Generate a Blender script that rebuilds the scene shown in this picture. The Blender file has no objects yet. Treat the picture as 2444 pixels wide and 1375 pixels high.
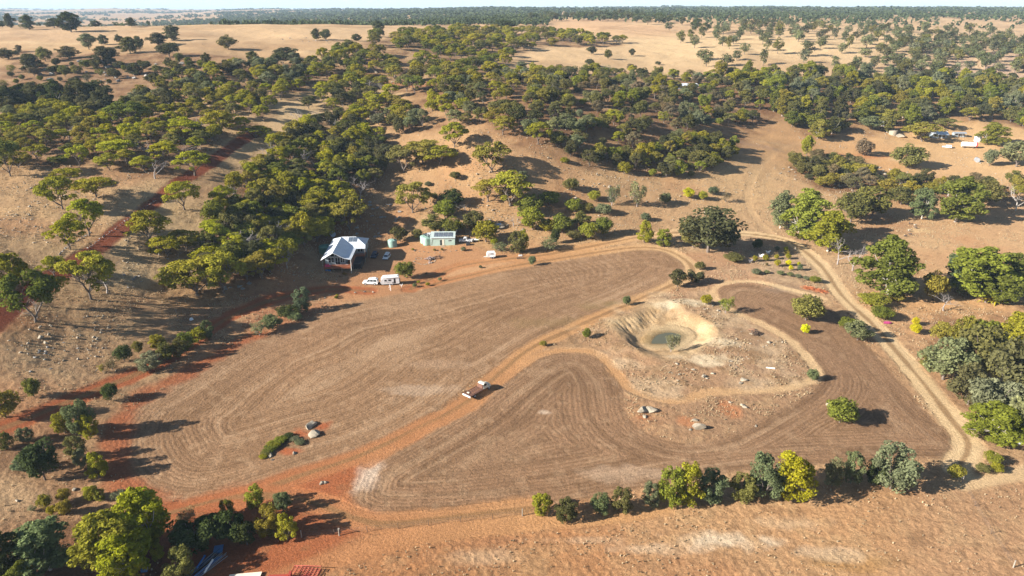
import bpy, bmesh, math, random
import numpy as np
from mathutils import Vector, Matrix, Euler

R = math.radians
SC = bpy.context.scene
COL = SC.collection

# ---------------------------------------------------------------- camera
CAMZ = 80.0
PITCH = R(22.0)
FPX = 1629.0                      # focal length in photo pixels (2444 wide)
cam_d = bpy.data.cameras.new("camera")
cam_d.sensor_width = 36.0
cam_d.lens = 36.0 * FPX / 2444.0
cam_d.clip_start = 1.0
cam_d.clip_end = 60000.0
cam = bpy.data.objects.new("camera", cam_d)
COL.objects.link(cam)
cam.location = (0, 0, CAMZ)
cam.rotation_euler = (math.pi / 2 - PITCH, 0, 0)
SC.camera = cam

# ---------------------------------------------------------------- sky, sun, exposure
SUN_EL = R(25.0)
SUN_AZ = (-0.944, -0.33)           # horizontal direction towards the sun
world = bpy.data.worlds.new("World")
SC.world = world
world.use_nodes = True
wn = world.node_tree
wn.nodes.clear()
sky = wn.nodes.new('ShaderNodeTexSky')
sky.sky_type = 'NISHITA'
sky.sun_disc = False
sky.sun_elevation = SUN_EL
sky.sun_rotation = math.atan2(SUN_AZ[0], SUN_AZ[1])
sky.air_density = 0.85
sky.dust_density = 0.35
sky.ozone_density = 1.0
bg = wn.nodes.new('ShaderNodeBackground')
bg.inputs['Strength'].default_value = 0.05
wo = wn.nodes.new('ShaderNodeOutputWorld')
# pale haze ring low over the whole horizon, as the photograph's washed-out sky strip shows
geo = wn.nodes.new('ShaderNodeTexCoord')
sep = wn.nodes.new('ShaderNodeSeparateXYZ')
ring = wn.nodes.new('ShaderNodeMapRange')
ring.interpolation_type = 'SMOOTHSTEP'
ring.inputs[1].default_value = 0.10; ring.inputs[2].default_value = -0.01
ring.inputs[3].default_value = 0.0; ring.inputs[4].default_value = 0.9
mixw = wn.nodes.new('ShaderNodeMix'); mixw.data_type = 'RGBA'
mixw.inputs[7].default_value = (7.4, 8.9, 9.3, 1)
wn.links.new(geo.outputs['Generated'], sep.inputs[0])
wn.links.new(sep.outputs[2], ring.inputs[0])
wn.links.new(ring.outputs[0], mixw.inputs[0])
wn.links.new(sky.outputs[0], mixw.inputs[6])
wn.links.new(mixw.outputs[2], bg.inputs[0])
wn.links.new(bg.outputs[0], wo.inputs[0])

sun_d = bpy.data.lights.new("sun", 'SUN')
sun_d.energy = 5.0
sun_d.angle = R(0.55)
sun_d.color = (1.0, 0.95, 0.87)
sun = bpy.data.objects.new("sun", sun_d)
COL.objects.link(sun)
sdir = Vector((-SUN_AZ[0] * math.cos(SUN_EL), -SUN_AZ[1] * math.cos(SUN_EL), -math.sin(SUN_EL)))
sun.rotation_euler = sdir.to_track_quat('-Z', 'Y').to_euler()
sun.location = (-60, -10, 140)

SC.view_settings.view_transform = 'Standard'
SC.view_settings.look = 'None'
SC.view_settings.gamma = 1.0
SC.view_settings.exposure = 1.42
SC.cycles.use_denoising = True
SC.cycles.max_bounces = 5
SC.cycles.diffuse_bounces = 3
SC.cycles.transparent_max_bounces = 6
SC.cycles.volume_bounces = 0

# ---------------------------------------------------------------- numpy helpers
def _hash(i, j, seed):
    n = np.sin(i * 127.1 + j * 311.7 + seed * 74.7) * 43758.5453
    return n - np.floor(n)

def vnoise(x, y, seed=0.0):
    i = np.floor(x); j = np.floor(y)
    fx = x - i; fy = y - j
    fx = fx * fx * (3 - 2 * fx); fy = fy * fy * (3 - 2 * fy)
    a = _hash(i, j, seed); b = _hash(i + 1, j, seed)
    c = _hash(i, j + 1, seed); d = _hash(i + 1, j + 1, seed)
    return (a + (b - a) * fx) * (1 - fy) + (c + (d - c) * fx) * fy

def fbm(x, y, oct=3, seed=0.0, gain=0.5):
    s = 0.0; a = 1.0; t = 0.0
    for k in range(oct):
        s = s + a * vnoise(x, y, seed + k * 13.1)
        t += a; a *= gain
        x, y = x * 1.97 + 3.3, y * 2.03 + 7.7
    return s / t

def sstep(a, b, x):
    t = np.clip((x - a) / (b - a), 0, 1)
    return t * t * (3 - 2 * t)

def seg_dist(x, y, P):
    """distance to an open polyline"""
    d2 = np.full(x.shape, 1e12)
    for (x0, y0), (x1, y1) in zip(P[:-1], P[1:]):
        dx, dy = x1 - x0, y1 - y0
        L = dx * dx + dy * dy + 1e-9
        t = np.clip(((x - x0) * dx + (y - y0) * dy) / L, 0, 1)
        d2 = np.minimum(d2, (x - x0 - t * dx) ** 2 + (y - y0 - t * dy) ** 2)
    return np.sqrt(d2)

def inside(x, y, P):
    c = np.zeros(x.shape, bool)
    n = len(P); j = n - 1
    for i in range(n):
        xi, yi = P[i]; xj, yj = P[j]
        if yi != yj:
            c ^= ((yi > y) != (yj > y)) & (x < (xj - xi) * (y - yi) / (yj - yi) + xi)
        j = i
    return c

def smooth_line(P, closed=False, n=5):
    """Catmull-Rom through world points"""
    P = [tuple(p[:2]) for p in P]
    out = []
    m = len(P)
    rng = range(m if closed else m - 1)
    for i in rng:
        p1 = P[i]; p2 = P[(i + 1) % m]
        p0 = P[i - 1] if (closed or i > 0) else p1
        p3 = P[(i + 2) % m] if (closed or i + 2 < m) else p2
        for k in range(n):
            t = k / n
            f = [0.5 * (2 * b + (c - a) * t + (2 * a - 5 * b + 4 * c - d) * t * t + (3 * b - a - 3 * c + d) * t ** 3)
                 for a, b, c, d in zip(p0, p1, p2, p3)]
            out.append(tuple(f))
    if not closed:
        out.append(P[-1])
    return out

# ---------------------------------------------------------------- terrain heights
cP, sP = math.cos(PITCH), math.sin(PITCH)
def ray(px, py):
    u = (px - 1222.0) / FPX; v = (687.5 - py) / FPX
    return np.array((u, cP + v * sP, -sP + v * cP))
def at_h(px, py, h):
    """the point where the sight line through a photo pixel meets height h"""
    d = ray(px, py)
    t = (h - CAMZ) / d[2]
    return d * t + np.array((0, 0, CAMZ))

CTRL_PX = [
 (0,1375,0),(600,1375,0),(1222,1375,0),(1900,1375,0),(2444,1375,0),(1222,1600,0),(-150,1600,0),(2600,1600,0),
 (-100,1150,2),(300,1050,0),(700,1050,0),(1222,1050,0),(1700,1050,0),(2200,1050,-.5),(2500,1050,-1),
 (-100,960,5),(150,850,5),(300,850,3),(500,800,1),(800,800,0),(1222,800,0),(1700,900,0),(2100,850,-1),(2300,850,-2.5),(2550,850,-2.5),
 (-100,800,11),(-50,640,17),(150,720,9),(300,740,5.5),(400,690,5),(560,720,2),(700,690,0.5),(850,680,0),(1222,660,0),(1600,650,0),(1900,650,0),(2100,680,-1.5),(2500,650,-1.5),
 (200,600,14.5),(330,560,14.5),(430,510,15.5),(520,450,17.5),(560,400,20),(620,340,24.5),(680,280,31),(760,230,36),(850,180,42),
 (600,600,8),(700,560,5.8),(800,560,3),(700,450,13.5),(760,400,17),(850,330,22),(900,280,28),(950,450,9),(900,550,1.5),
 (1060,590,0.3),(1200,560,1.5),(1000,500,6),(1175,410,16),(1350,440,11),(1500,470,7),(1700,520,2),(1850,540,0),(2100,500,0),(2500,520,1),
 (1090,340,24),(1300,330,26),(1500,380,16),(1600,300,25),(1750,300,19),(1900,360,10),(2200,340,9),(2500,360,8),(2200,420,4),(2000,450,3),
 (-80,450,23),(150,450,22),(300,400,24),(-80,330,30),(200,300,31),(400,300,31),(500,330,28.5),
 (-80,240,36),(200,240,36),(400,220,39),(600,180,45),
 (-80,150,49),(200,150,49),(400,140,51),(600,120,54),(-80,90,60),(300,90,60),(600,85,60.5),(300,63,66.5),(-80,66,66),(600,63,66.5),
 (850,110,56),(1000,80,60),(1200,80,58),(1000,200,40),(1150,230,36),(1250,160,43),(1450,150,42),(1600,170,37),(1500,110,50),(1400,60,64),
 (1800,210,31),(2000,200,30),(2200,230,24),(2500,250,20),(1800,140,43),(2000,120,47),(2200,150,38),(2500,150,38),(1700,80,57),(2000,70,59),(2300,90,54),(2500,100,50),
 (1300,47,68.5),(1600,42,71),(2000,40,72),(2500,46,68),(850,60,66),
]
CTRL_W = [(-.8,950,60),(-.5,1000,56),(-.25,1100,56),(-.1,1300,64),(-.7,1500,42),(-.4,1600,42),(-.1,2000,72),(.1,1900,73),(.3,2000,78),(.7,2000,78),
 (-.7,3000,46),(-.4,3000,50),(-.15,3200,79),(.15,3200,84),(.4,3000,90),(.7,3000,86),(-.75,5500,70),(-.45,5500,72),(-.2,5500,86),(0,5500,86),(.4,5500,92),(.75,5500,92),
 (-.8,8500,92),(-.4,8500,98),(0,9000,88),(.4,9000,92),(.8,9000,92),(-.8,14000,60),(0,14000,60),(.8,14000,60),(0,30,0),(-.9,70,0),(.9,70,0)]
_pts = []
for (a, b, h) in CTRL_PX:
    p = at_h(a, b, h)
    _pts.append((p[0], p[1], h))
for (s, Y, h) in CTRL_W:
    _pts.append((s * Y, Y, h))
_pts = np.array(_pts)
def _lp(x, y):
    return np.stack([np.arctan2(x, y + 25.0) * 2.2, np.log(y + 60.0) * 2.0], -1)
_q = _lp(_pts[:, 0], _pts[:, 1])
def _kern(d2):
    return np.where(d2 > 1e-12, 0.5 * d2 * np.log(d2 + 1e-12), 0.0)
_n = len(_q)
_A = np.zeros((_n + 3, _n + 3))
_d2 = ((_q[:, None, :] - _q[None]) ** 2).sum(-1)
_A[:_n, :_n] = _kern(_d2) + np.eye(_n) * 0.004
_A[:_n, _n] = 1; _A[:_n, _n + 1:] = _q
_A[_n, :_n] = 1; _A[_n + 1:, :_n] = _q.T
_w = np.linalg.solve(_A, np.concatenate([_pts[:, 2], np.zeros(3)]))

def base_h(x, y):
    x = np.asarray(x, float); y = np.asarray(y, float)
    sh = x.shape
    q = _lp(x.ravel(), y.ravel())
    out = np.empty(len(q))
    for i in range(0, len(q), 60000):
        c = q[i:i + 60000]
        d2 = ((c[:, None, :] - _q[None]) ** 2).sum(-1)
        out[i:i + 60000] = _kern(d2) @ _w[:_n] + _w[_n] + c @ _w[_n + 1:]
    return out.reshape(sh)

def at(px, py, lift=0.0):
    """where the sight line through a photo pixel meets the ground (real 3-D place)"""
    d = ray(px, py)
    ts = np.concatenate([np.arange(60, 420, 1.5), np.arange(420, 1500, 4), np.arange(1500, 9000, 25)])
    z = CAMZ + ts * d[2] - base_h(ts * d[0], ts * d[1]) - lift
    k = np.where(z < 0)[0]
    if len(k) == 0:
        t = 9000.0
    elif k[0] == 0:
        t = ts[0]
    else:
        i = k[0]; t = ts[i - 1] + (ts[i] - ts[i - 1]) * z[i - 1] / (z[i - 1] - z[i])
    return (t * d[0], t * d[1])
def at_many(L):
    return [at(*p[:2]) for p in L]
# ---------------------------------------------------------------- places on the ground, read off the photograph
def W(L, closed=False, n=3):
    return smooth_line(at_many(L), closed, n)

FIELD1 = W([(330,962),(400,925),(520,852),(600,812),(680,786),(760,746),(850,722),(1000,692),(1150,657),(1300,628),(1450,607),(1530,598),(1590,602),(1628,622),(1636,645),(1600,673),(1520,712),(1440,745),(1330,792),(1250,835),(1190,878),(1130,908),(1080,955),(1000,1008),(900,1056),(830,1083),(740,1113),(640,1150),(540,1180),(430,1200),(340,1183),(290,1140),(268,1080),(285,1010)], True, 2)
FIELD2 = W([(850,1150),(872,1116),(960,1066),(1080,997),(1160,942),(1230,891),(1290,856),(1350,843),(1410,850),(1448,875),(1478,912),(1490,955),(1500,1000),(1560,1040),(1640,1060),(1740,1042),(1850,985),(1942,935),(1962,890),(1928,850),(1885,810),(1805,770),(1745,740),(1706,710),(1722,684),(1790,678),(1860,694),(1930,715),(2000,748),(2080,835),(2160,925),(2235,1012),(2300,1072),(2280,1092),(2200,1092),(2100,1100),(1900,1112),(1700,1132),(1500,1172),(1300,1207),(1100,1226),(940,1232),(850,1217),(840,1180)], True, 2)
T_MAIN = W([(560,1195),(700,1140),(850,1090),(1000,1022),(1110,962),(1190,893),(1255,838),(1340,795),(1440,752),(1520,717),(1600,681),(1650,655),(1645,628),(1600,600),(1540,590),(1450,598),(1300,622),(1150,650),(1010,683)])
T_EDGE = W([(880,1106),(1000,1034),(1130,966),(1205,900),(1280,850),(1350,836),(1420,843),(1460,875),(1500,925),(1560,950),(1620,957),(1700,935),(1830,932),(1943,905),(1930,860),(1885,812),(1810,770),(1755,745),(1702,708),(1716,680),(1790,671),(1870,688),(1962,712)])
T_LOW1 = W([(400,1225),(560,1185),(720,1190),(900,1250),(1100,1232),(1290,1212)])
T_LOW2 = W([(640,1390),(850,1318),(1000,1278),(1200,1252),(1400,1238),(1580,1212)])
T_LEFT = W([(-60,1045),(100,985),(230,930),(340,885),(440,830),(520,772),(590,737),(680,708),(780,690),(880,695)])
T_RIDGE = W([(-40,800),(80,690),(200,612),(290,548),(370,480),(440,428),(520,378),(590,330),(625,308)])
T_RIGHT = W([(2285,1120),(2312,1060),(2270,1000),(2210,920),(2150,850),(2080,770),(2010,705),(1965,640),(1910,592),(1850,566),(1700,552),(1560,560),(1450,580),(1300,608),(1180,622),(1080,640),(980,690)])
T_RB = W([(2500,1120),(2380,1140),(2290,1155)])
T_UP = W([(1850,566),(1790,500),(1790,440),(1830,380),(1900,340),(2050,330),(2180,345),(2300,350)])
T_RFAR = W([(2500,200),(2380,140),(2330,150),(2380,200)])
T_TOPR = W([(840,165),(900,190),(1000,205),(1060,200),(1000,195)])
YARD = W([(850,655),(890,592),(960,572),(1060,590),(1110,578),(1160,600),(1280,608),(1300,618),(1260,638),(1150,655),(1020,686),(930,706),(820,716),(720,712),(640,735),(590,750),(640,705),(760,678)], True, 3)
REDAREA = W([(390,1250),(520,1180),(700,1130),(850,1085),(870,1110),(835,1170),(850,1215),(900,1250),(760,1330),(640,1390),(450,1400),(380,1330)], True, 3)
DAMISLE = W([(1500,715),(1640,680),(1700,720),(1800,775),(1930,865),(1930,905),(1800,930),(1600,950),(1500,915),(1440,850),(1360,820),(1300,815),(1400,765)], True, 3)
PIT_Z = -1.5
def Wz(L, z, n=3):
    return smooth_line([at_h(a, b, z) for a, b in L], True, n)
WATER = Wz([(1548,815),(1562,797),(1597,789),(1630,797),(1634,806),(1618,818),(1596,823),(1556,823)], PIT_Z + .12)
PITFLOOR = Wz([(1532,814),(1545,793),(1592,776),(1640,783),(1662,802),(1636,822),(1600,832),(1562,834),(1540,826)], PIT_Z + .3)
PITRIM = Wz([(1452,772),(1500,752),(1560,728),(1600,722),(1650,745),(1700,775),(1715,800),(1690,825),(1640,848),(1590,862),(1540,850),(1500,822),(1470,796)], 0.3)
GULLY = Wz([(1450,768),(1500,752),(1555,735),(1570,748),(1560,770),(1500,790),(1475,790)], -0.3)
RED_EDGE = W([(600,800),(510,855),(420,905),(335,955),(290,1010),(272,1080),(290,1145),(345,1192),(440,1212),(540,1196)])

# ground colours: observed colour anchors of the soil and dry grass itself (photo pixel, sRGB)
def lin(r, g, b, k=0.64):
    f = lambda c: ((c / 255 + .055) / 1.055) ** 2.4 if c > 10 else c / 255 / 12.92
    return np.array((f(r), f(g) * .935, f(b) * .86)) * k
ANCH = [(100,870,190,158,122),(0,760,176,140,104),(300,760,182,150,114),(450,700,186,150,110),(300,640,212,180,138),(430,540,214,180,136),
 (100,480,200,160,118),(60,420,198,158,116),(560,330,224,188,142),(680,260,228,192,146),(300,330,190,150,110),(850,200,222,186,140),
 (150,130,205,166,124),(400,80,216,178,138),(100,80,214,176,138),(700,80,222,184,142),(300,180,176,142,108),(600,140,198,160,120),
 (760,480,160,124,92),(950,430,192,152,112),(900,250,200,160,116),(1100,400,196,154,112),(1300,420,196,154,112),(1500,430,196,156,114),
 (1250,560,196,154,112),(1600,490,204,162,120),(1300,320,194,150,110),(1600,330,190,148,108),(1850,340,212,164,116),(2050,380,216,166,116),(1780,440,216,174,128),
 (1400,130,226,188,144),(1700,110,234,198,152),(1450,70,226,182,140),(2000,110,232,196,150),(2300,120,214,178,140),(2444,150,206,172,146),
 (1900,250,196,156,116),(2300,340,222,178,128),(2350,400,224,180,132),(2350,550,208,164,122),(2250,600,216,174,130),(2000,600,214,172,130),(2250,720,224,178,128),
 (1850,620,202,168,136),(1750,640,196,162,130),(2200,800,214,172,130),(1600,900,188,152,118),(1850,870,190,156,124),(1750,980,178,144,112),
 (2350,1090,212,174,134),(2444,1200,214,172,132),(2000,1250,208,164,120),(1700,1300,214,172,128),(1300,1330,206,158,112),(1000,1340,196,142,98),(1200,1230,192,142,102),
 (2444,1375,212,170,130),(500,760,178,140,106),(650,760,190,136,100),(100,1100,176,142,108),(50,1200,204,172,134),(200,1150,190,150,112),(150,1320,150,100,68),(400,1320,168,100,62)]
_ap = np.array([at(a[0], a[1]) for a in ANCH]); _aq = _lp(_ap[:, 0], _ap[:, 1])
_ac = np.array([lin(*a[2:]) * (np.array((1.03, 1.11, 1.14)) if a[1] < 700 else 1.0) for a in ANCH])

def dam_h(x, y):
    h = np.zeros_like(x)
    m = (np.abs(x - 45) < 70) & (np.abs(y - 180) < 60)
    if m.any():
        xx, yy = x[m], y[m]
        d = seg_dist(xx, yy, PITRIM + PITRIM[:1]); ins = inside(xx, yy, PITRIM)
        df = seg_dist(xx, yy, PITFLOOR + PITFLOOR[:1]); inf = inside(xx, yy, PITFLOOR)
        t = np.where(inf, 1.0, np.where(ins, d / (d + df + 1e-6), 0.0))
        dw = seg_dist(xx, yy, WATER + WATER[:1]); inw = inside(xx, yy, WATER)
        hh = np.where(ins, 0.55 + (PIT_Z - .45) * sstep(0, 1, t) ** 0.9, 0.55 * np.exp(-(d / 6.0) ** 2))
        hh = hh + (fbm(xx / 3.5, yy / 3.5, 3, 14) - .5) * .9 * sstep(0, .3, t) * sstep(1, .7, t) + (fbm(xx / 5, yy / 5, 2, 15) - .5) * .7 * np.exp(-(d / 6.0) ** 2)
        hh = np.where(inw, hh - 0.5 * sstep(0, 3.0, dw), hh)
        hh = np.where(inf & ~inw, hh + 0.25 * sstep(0, 4.0, dw), hh)
        # erosion gullies down the pale bank
        gd = inside(xx, yy, GULLY) & ins
        hh = np.where(gd, hh - 0.26 * np.abs(np.sin((xx * 0.75 + yy * 0.4) * 2.5 + 2.5 * vnoise(xx * .25, yy * .25, 4))) ** 3 * sstep(0, .25, t) * sstep(1, .6, t), hh)
        h[m] = hh
    return h

def ground_h(x, y):
    x = np.atleast_1d(np.asarray(x, float)); y = np.atleast_1d(np.asarray(y, float))
    return add_relief(base_h(x, y), x, y)
def add_relief(h, x, y):
    h = h + dam_h(x, y)
    steep = sstep(1.5, 9.0, h)
    h = h + (fbm(x / 14, y / 14, 3, 5) - .5) * (0.22 + 1.2 * steep) * sstep(2200, 700, y)
    h = h + (fbm(x / 60, y / 60, 2, 9) - .5) * 3.5 * sstep(260, 420, y) + (fbm(x / 700, y / 1500, 3, 19) - .42) * 60 * sstep(2200, 5500, y)
    return h
def gz(x, y):
    return float(ground_h(x, y)[0])

# ---------------------------------------------------------------- terrain mesh: one grid, finer where it is near
rows = [46.0]
while rows[-1] < 14000:
    Y = rows[-1]
    if Y < 330:
        st = max(0.16, (Y * Y + 6400) / (FPX * 80) * 2.0)
    elif Y < 900:
        st = 2.6 + (Y - 330) * 0.006
    else:
        st = Y * 0.012
    rows.append(Y + st)
rows = np.array(rows)
NC = 880
sc = np.linspace(-1, 1, NC)
sc = 0.80 * sc * (0.94 + 0.06 * sc * sc)
GY = np.repeat(rows[:, None], NC, 1)
GX = sc[None, :] * (GY + 42.0)
nr = len(rows)
_ri = np.unique(np.concatenate([np.arange(0, nr, 4), [nr - 1]])); _ci = np.unique(np.concatenate([np.arange(0, NC, 5), [NC - 1]]))
def upsample(C):
    out = np.empty((nr, len(_ci)))
    for j in range(len(_ci)):
        out[:, j] = np.interp(np.arange(nr), _ri, C[:, j])
    o2 = np.empty((nr, NC))
    cc = np.interp(np.arange(NC), _ci, np.arange(len(_ci)))
    i0 = np.minimum(np.floor(cc).astype(int), len(_ci) - 2); f = cc - i0
    return out[:, i0] * (1 - f) + out[:, i0 + 1] * f
CX = GX[np.ix_(_ri, _ci)]; CY = GY[np.ix_(_ri, _ci)]
BH = upsample(base_h(CX, CY))
x = GX.ravel(); y = GY.ravel()
GZ = add_relief(BH.ravel(), x, y)
N1 = fbm(x / 9, y / 9, 3, 21); N2 = fbm(x / 2.2, y / 2.2, 2, 31); N3 = fbm(x / 40, y / 40, 3, 41); N4 = vnoise(x / .55, y / .55, 51)
wob = (N1 - .5) * 3.0 + (N2 - .5) * 1.6
q = _lp(CX, CY)
ccol = np.zeros(CX.shape + (3,)); ws = np.zeros(CX.shape)
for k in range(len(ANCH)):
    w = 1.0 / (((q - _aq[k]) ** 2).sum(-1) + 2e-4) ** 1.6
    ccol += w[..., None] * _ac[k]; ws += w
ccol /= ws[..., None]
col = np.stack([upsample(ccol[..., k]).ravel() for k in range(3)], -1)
def mix(c, m):
    global col
    col = col * (1 - m[:, None]) + np.asarray(c) * m[:, None]
# tussocky dry grass: lighter straw and greyer thatch
grass_amt = np.ones(len(x))
nearw = sstep(500, 150, y)
tus = sstep(.42, .72, N2) * (0.35 + .65 * N1)
mix(lin(226, 196, 150), tus * 0.34 * nearw)
mix(lin(120, 92, 66), sstep(.55, .8, fbm(x / 1.3, y / 1.3, 2, 61)) * 0.36 * nearw)
mix(lin(150, 116, 84), sstep(.5, .8, N3) * 0.35)
mix(lin(196, 128, 84), sstep(.55, .8, fbm(x / 25, y / 25, 2, 71)) * .3 * sstep(420, 200, y))
mix(lin(236, 208, 164), sstep(.62, .8, fbm(x / 70, y / 22, 3, 77)) * .5 * sstep(300, 450, y))

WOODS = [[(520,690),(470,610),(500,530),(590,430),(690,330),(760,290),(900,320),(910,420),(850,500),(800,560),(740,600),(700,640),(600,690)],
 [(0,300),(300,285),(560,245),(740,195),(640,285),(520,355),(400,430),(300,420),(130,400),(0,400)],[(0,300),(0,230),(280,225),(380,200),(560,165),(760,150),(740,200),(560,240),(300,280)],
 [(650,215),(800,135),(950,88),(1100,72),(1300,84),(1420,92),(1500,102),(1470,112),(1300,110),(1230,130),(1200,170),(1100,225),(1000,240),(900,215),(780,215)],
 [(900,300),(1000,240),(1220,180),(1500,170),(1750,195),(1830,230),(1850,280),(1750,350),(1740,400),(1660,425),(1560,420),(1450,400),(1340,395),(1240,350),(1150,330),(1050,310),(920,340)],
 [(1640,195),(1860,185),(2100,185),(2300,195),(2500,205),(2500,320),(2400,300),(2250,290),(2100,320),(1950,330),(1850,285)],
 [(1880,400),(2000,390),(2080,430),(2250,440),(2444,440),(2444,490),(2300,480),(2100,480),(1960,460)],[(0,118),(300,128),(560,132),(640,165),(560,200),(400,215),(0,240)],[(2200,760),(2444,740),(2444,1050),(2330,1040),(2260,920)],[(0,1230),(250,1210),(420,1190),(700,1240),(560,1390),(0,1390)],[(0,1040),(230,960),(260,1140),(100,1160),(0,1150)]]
for Pw in WOODS:
    P_ = at_many(Pw)
    bb = np.array(P_)
    mm = (x > bb[:, 0].min() - 25) & (x < bb[:, 0].max() + 25) & (y > bb[:, 1].min() - 25) & (y < bb[:, 1].max() + 25)
    if not mm.any():
        continue
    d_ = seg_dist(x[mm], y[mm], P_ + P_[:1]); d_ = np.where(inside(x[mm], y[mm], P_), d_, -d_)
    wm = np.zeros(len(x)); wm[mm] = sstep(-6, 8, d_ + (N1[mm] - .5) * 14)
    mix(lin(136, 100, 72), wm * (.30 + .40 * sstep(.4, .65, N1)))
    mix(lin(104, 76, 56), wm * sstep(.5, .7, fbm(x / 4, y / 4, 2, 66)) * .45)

def line_mask(P, wdt, soft=.8, edge=1.0):
    xs = [p[0] for p in P]; ys = [p[1] for p in P]
    b = wdt + soft + 6
    m = (x > min(xs) - b) & (x < max(xs) + b) & (y > min(ys) - b) & (y < max(ys) + b)
    out = np.zeros(len(x)); dist = np.full(len(x), 1e3)
    if m.any():
        d = seg_dist(x[m], y[m], P)
        dist[m] = d
        out[m] = sstep(wdt + soft, wdt - soft, d + wob[m] * edge * .5)
    return out, dist
def poly_mask(P, soft=1.0, edge=1.0):
    xs = [p[0] for p in P]; ys = [p[1] for p in P]
    b = soft + 6
    m = (x > min(xs) - b) & (x < max(xs) + b) & (y > min(ys) - b) & (y < max(ys) + b)
    out = np.zeros(len(x)); sd = np.full(len(x), -1e3)
    if m.any():
        d = seg_dist(x[m], y[m], P + P[:1])
        s = np.where(inside(x[m], y[m], P), d, -d)
        sd[m] = s
        out[m] = sstep(-soft, soft, s + wob[m] * edge * .5)
    return out, sd

redness = sstep(30, -75, x + (N3 - .5) * 40)          # the soil is red in the west, sandy in the east
soil = lin(216, 168, 118)[None] * (1 - redness[:, None]) + lin(180, 106, 68)[None] * redness[:, None]
pale = sstep(20, 90, x)
soil = soil * (1 - pale[:, None]) + lin(244, 214, 168)[None] * pale[:, None]

ROWH = np.zeros(len(x))
CLS = np.zeros(len(x), np.int8)      # 0 ground, 1 field, 2 dirt track, 3 yard, 4 dam
# fields, with drill rows running round them parallel to the edge
for (P, base, dark, light) in ((FIELD1, (172, 138, 106), (128, 98, 70), (208, 176, 142)), (FIELD2, (166, 132, 102), (122, 94, 68), (204, 172, 138))):
    m, sd = poly_mask(P, 0.9, .5)
    mix(lin(*base), m * .92)
    core = sstep(7, 22, sd)                      # towards the middle the rows drift off the edge pattern
    dd = sd + (N1 - .5) * (.6 + 1.6 * core) + (N3 - .5) * (2.0 + 8.0 * core) + core * 1.5 * np.sin(x / 23.0 + y / 31.0)
    brk = fbm(x / 18, y / 18, 2, 91)
    brk2 = fbm(x / 5, y / 5, 2, 92)
    rowa = np.sin(dd * 2 * math.pi / 0.95 + (N2 - .5) * 3.5)
    rowc = vnoise(dd / 1.9, x / 30 + y / 30, 81)
    rowd = vnoise(dd / .8, x / 14 - y / 16, 85)
    ROWH = ROWH + m * rowa * .03
    mix(lin(*dark), m * sstep(.0, .9, rowa) * .42 * brk2 * (.5 + brk))
    mix(lin(*light), m * sstep(.2, .95, -rowa) * .42 * brk2)
    mix(lin(*dark), m * sstep(.55, .9, rowc) * .30)
    mix(lin(*dark), m * sstep(.5, .9, rowd) * .42)
    mix(lin(*light), m * sstep(.58, .9, vnoise(dd / 1.3, x / 35 - y / 50, 82)) * sstep(.3, .7, brk) * .5)
    mix(lin(*light), m * sstep(.60, .85, fbm(x / 26, y / 26, 3, 83)) * .35)
    mix(lin(*dark), m * sstep(.55, .85, fbm(x / 34, y / 20, 3, 84)) * .30)
    mix(lin(*light), m * sstep(.62, .8, N2) * .3)
    mix(lin(*dark), m * sstep(.62, .82, fbm(x / 1.1, y / 1.1, 2, 86)) * .35)
    CLS[(sd > 0)] = 1
# greenish regrowth strip and bleached spots
def spot(px, py, rx, ry, c, a, seed):
    cx, cy = at(px, py)
    d = np.sqrt(((x - cx) / rx) ** 2 + ((y - cy) / ry) ** 2)
    mm = sstep(1.1, .3, d + (N1 - .5) * 1.1 + (N2 - .5) * .9) * a
    mix(lin(*c), mm)
for s in ((1470,725,14,5,(148,132,84),.45,1),(1330,770,16,5,(150,130,84),.3,2),(880,1130,3.2,5.5,(240,220,200),.7,3),(1010,930,10,3,(214,190,164),.5,4),
          (1500,1130,12,3,(224,198,170),.4,5),(1690,1290,13,2.6,(246,228,200),.75,6),(1560,1310,9,2,(238,214,182),.5,7),(1900,1250,8,2.5,(232,204,168),.5,8),
          (2050,1340,9,2.5,(180,140,80),.45,9),(1150,1330,8,2,(230,200,164),.4,10),(1300,985,2.2,1.2,(236,214,190),.7,11),(1060,870,10,3,(206,176,146),.4,12),
          (2000,1320,7,2,(240,220,190),.4,13),(1400,1290,9,1.6,(228,204,172),.35,14),(1900,690,5,5,(150,118,88),.3,15),(470,1290,10,7,(172,98,58),.5,16),
          (1850,690,7,4,(176,156,138),.4,17),(2150,300,18,5,(214,160,108),.4,18),(2070,372,26,5,(206,130,84),.45,19),(1800,345,22,5,(170,142,122),.4,20),(2170,380,14,4,(240,218,170),.6,21),
          (2420,700,9,7,(248,226,180),.85,22),(2190,550,5,3,(240,210,160),.6,23),(1390,50,60,20,(196,128,92),.4,24),(2000,38,80,30,(190,150,120),.4,25)):
    spot(*s)
_m, _d = line_mask(RED_EDGE, 2.6, 1.6, 2.5)
mix(lin(176, 98, 60), _m * .72)
for (a_, b_, c_, d_) in ((722, 1035, 5.5, 2.6), (775, 1015, 3.2, 2.2), (690, 1075, 3.5, 1.4), (1640, 1005, 2.4, 2.6), (1535, 995, 2.6, 1.4), (1745, 975, 2.2, 3.0)):
    spot(a_, b_, c_, d_, (190, 106, 66) if a_ < 1000 else (204, 142, 100), .8, 0)
YM, ysd = poly_mask(YARD, 1.6, 1.2)
mix(lin(204, 158, 116), YM * .92)
mix(lin(222, 182, 138), YM * sstep(.45, .75, N1) * .55)
mix(lin(184, 122, 82), YM * redness * .35)
CLS[ysd > 0] = 3
RM, rsd = poly_mask(REDAREA, 2.2, 2.0)
mix(lin(178, 104, 66), RM * (.72 + .2 * N2))
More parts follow.
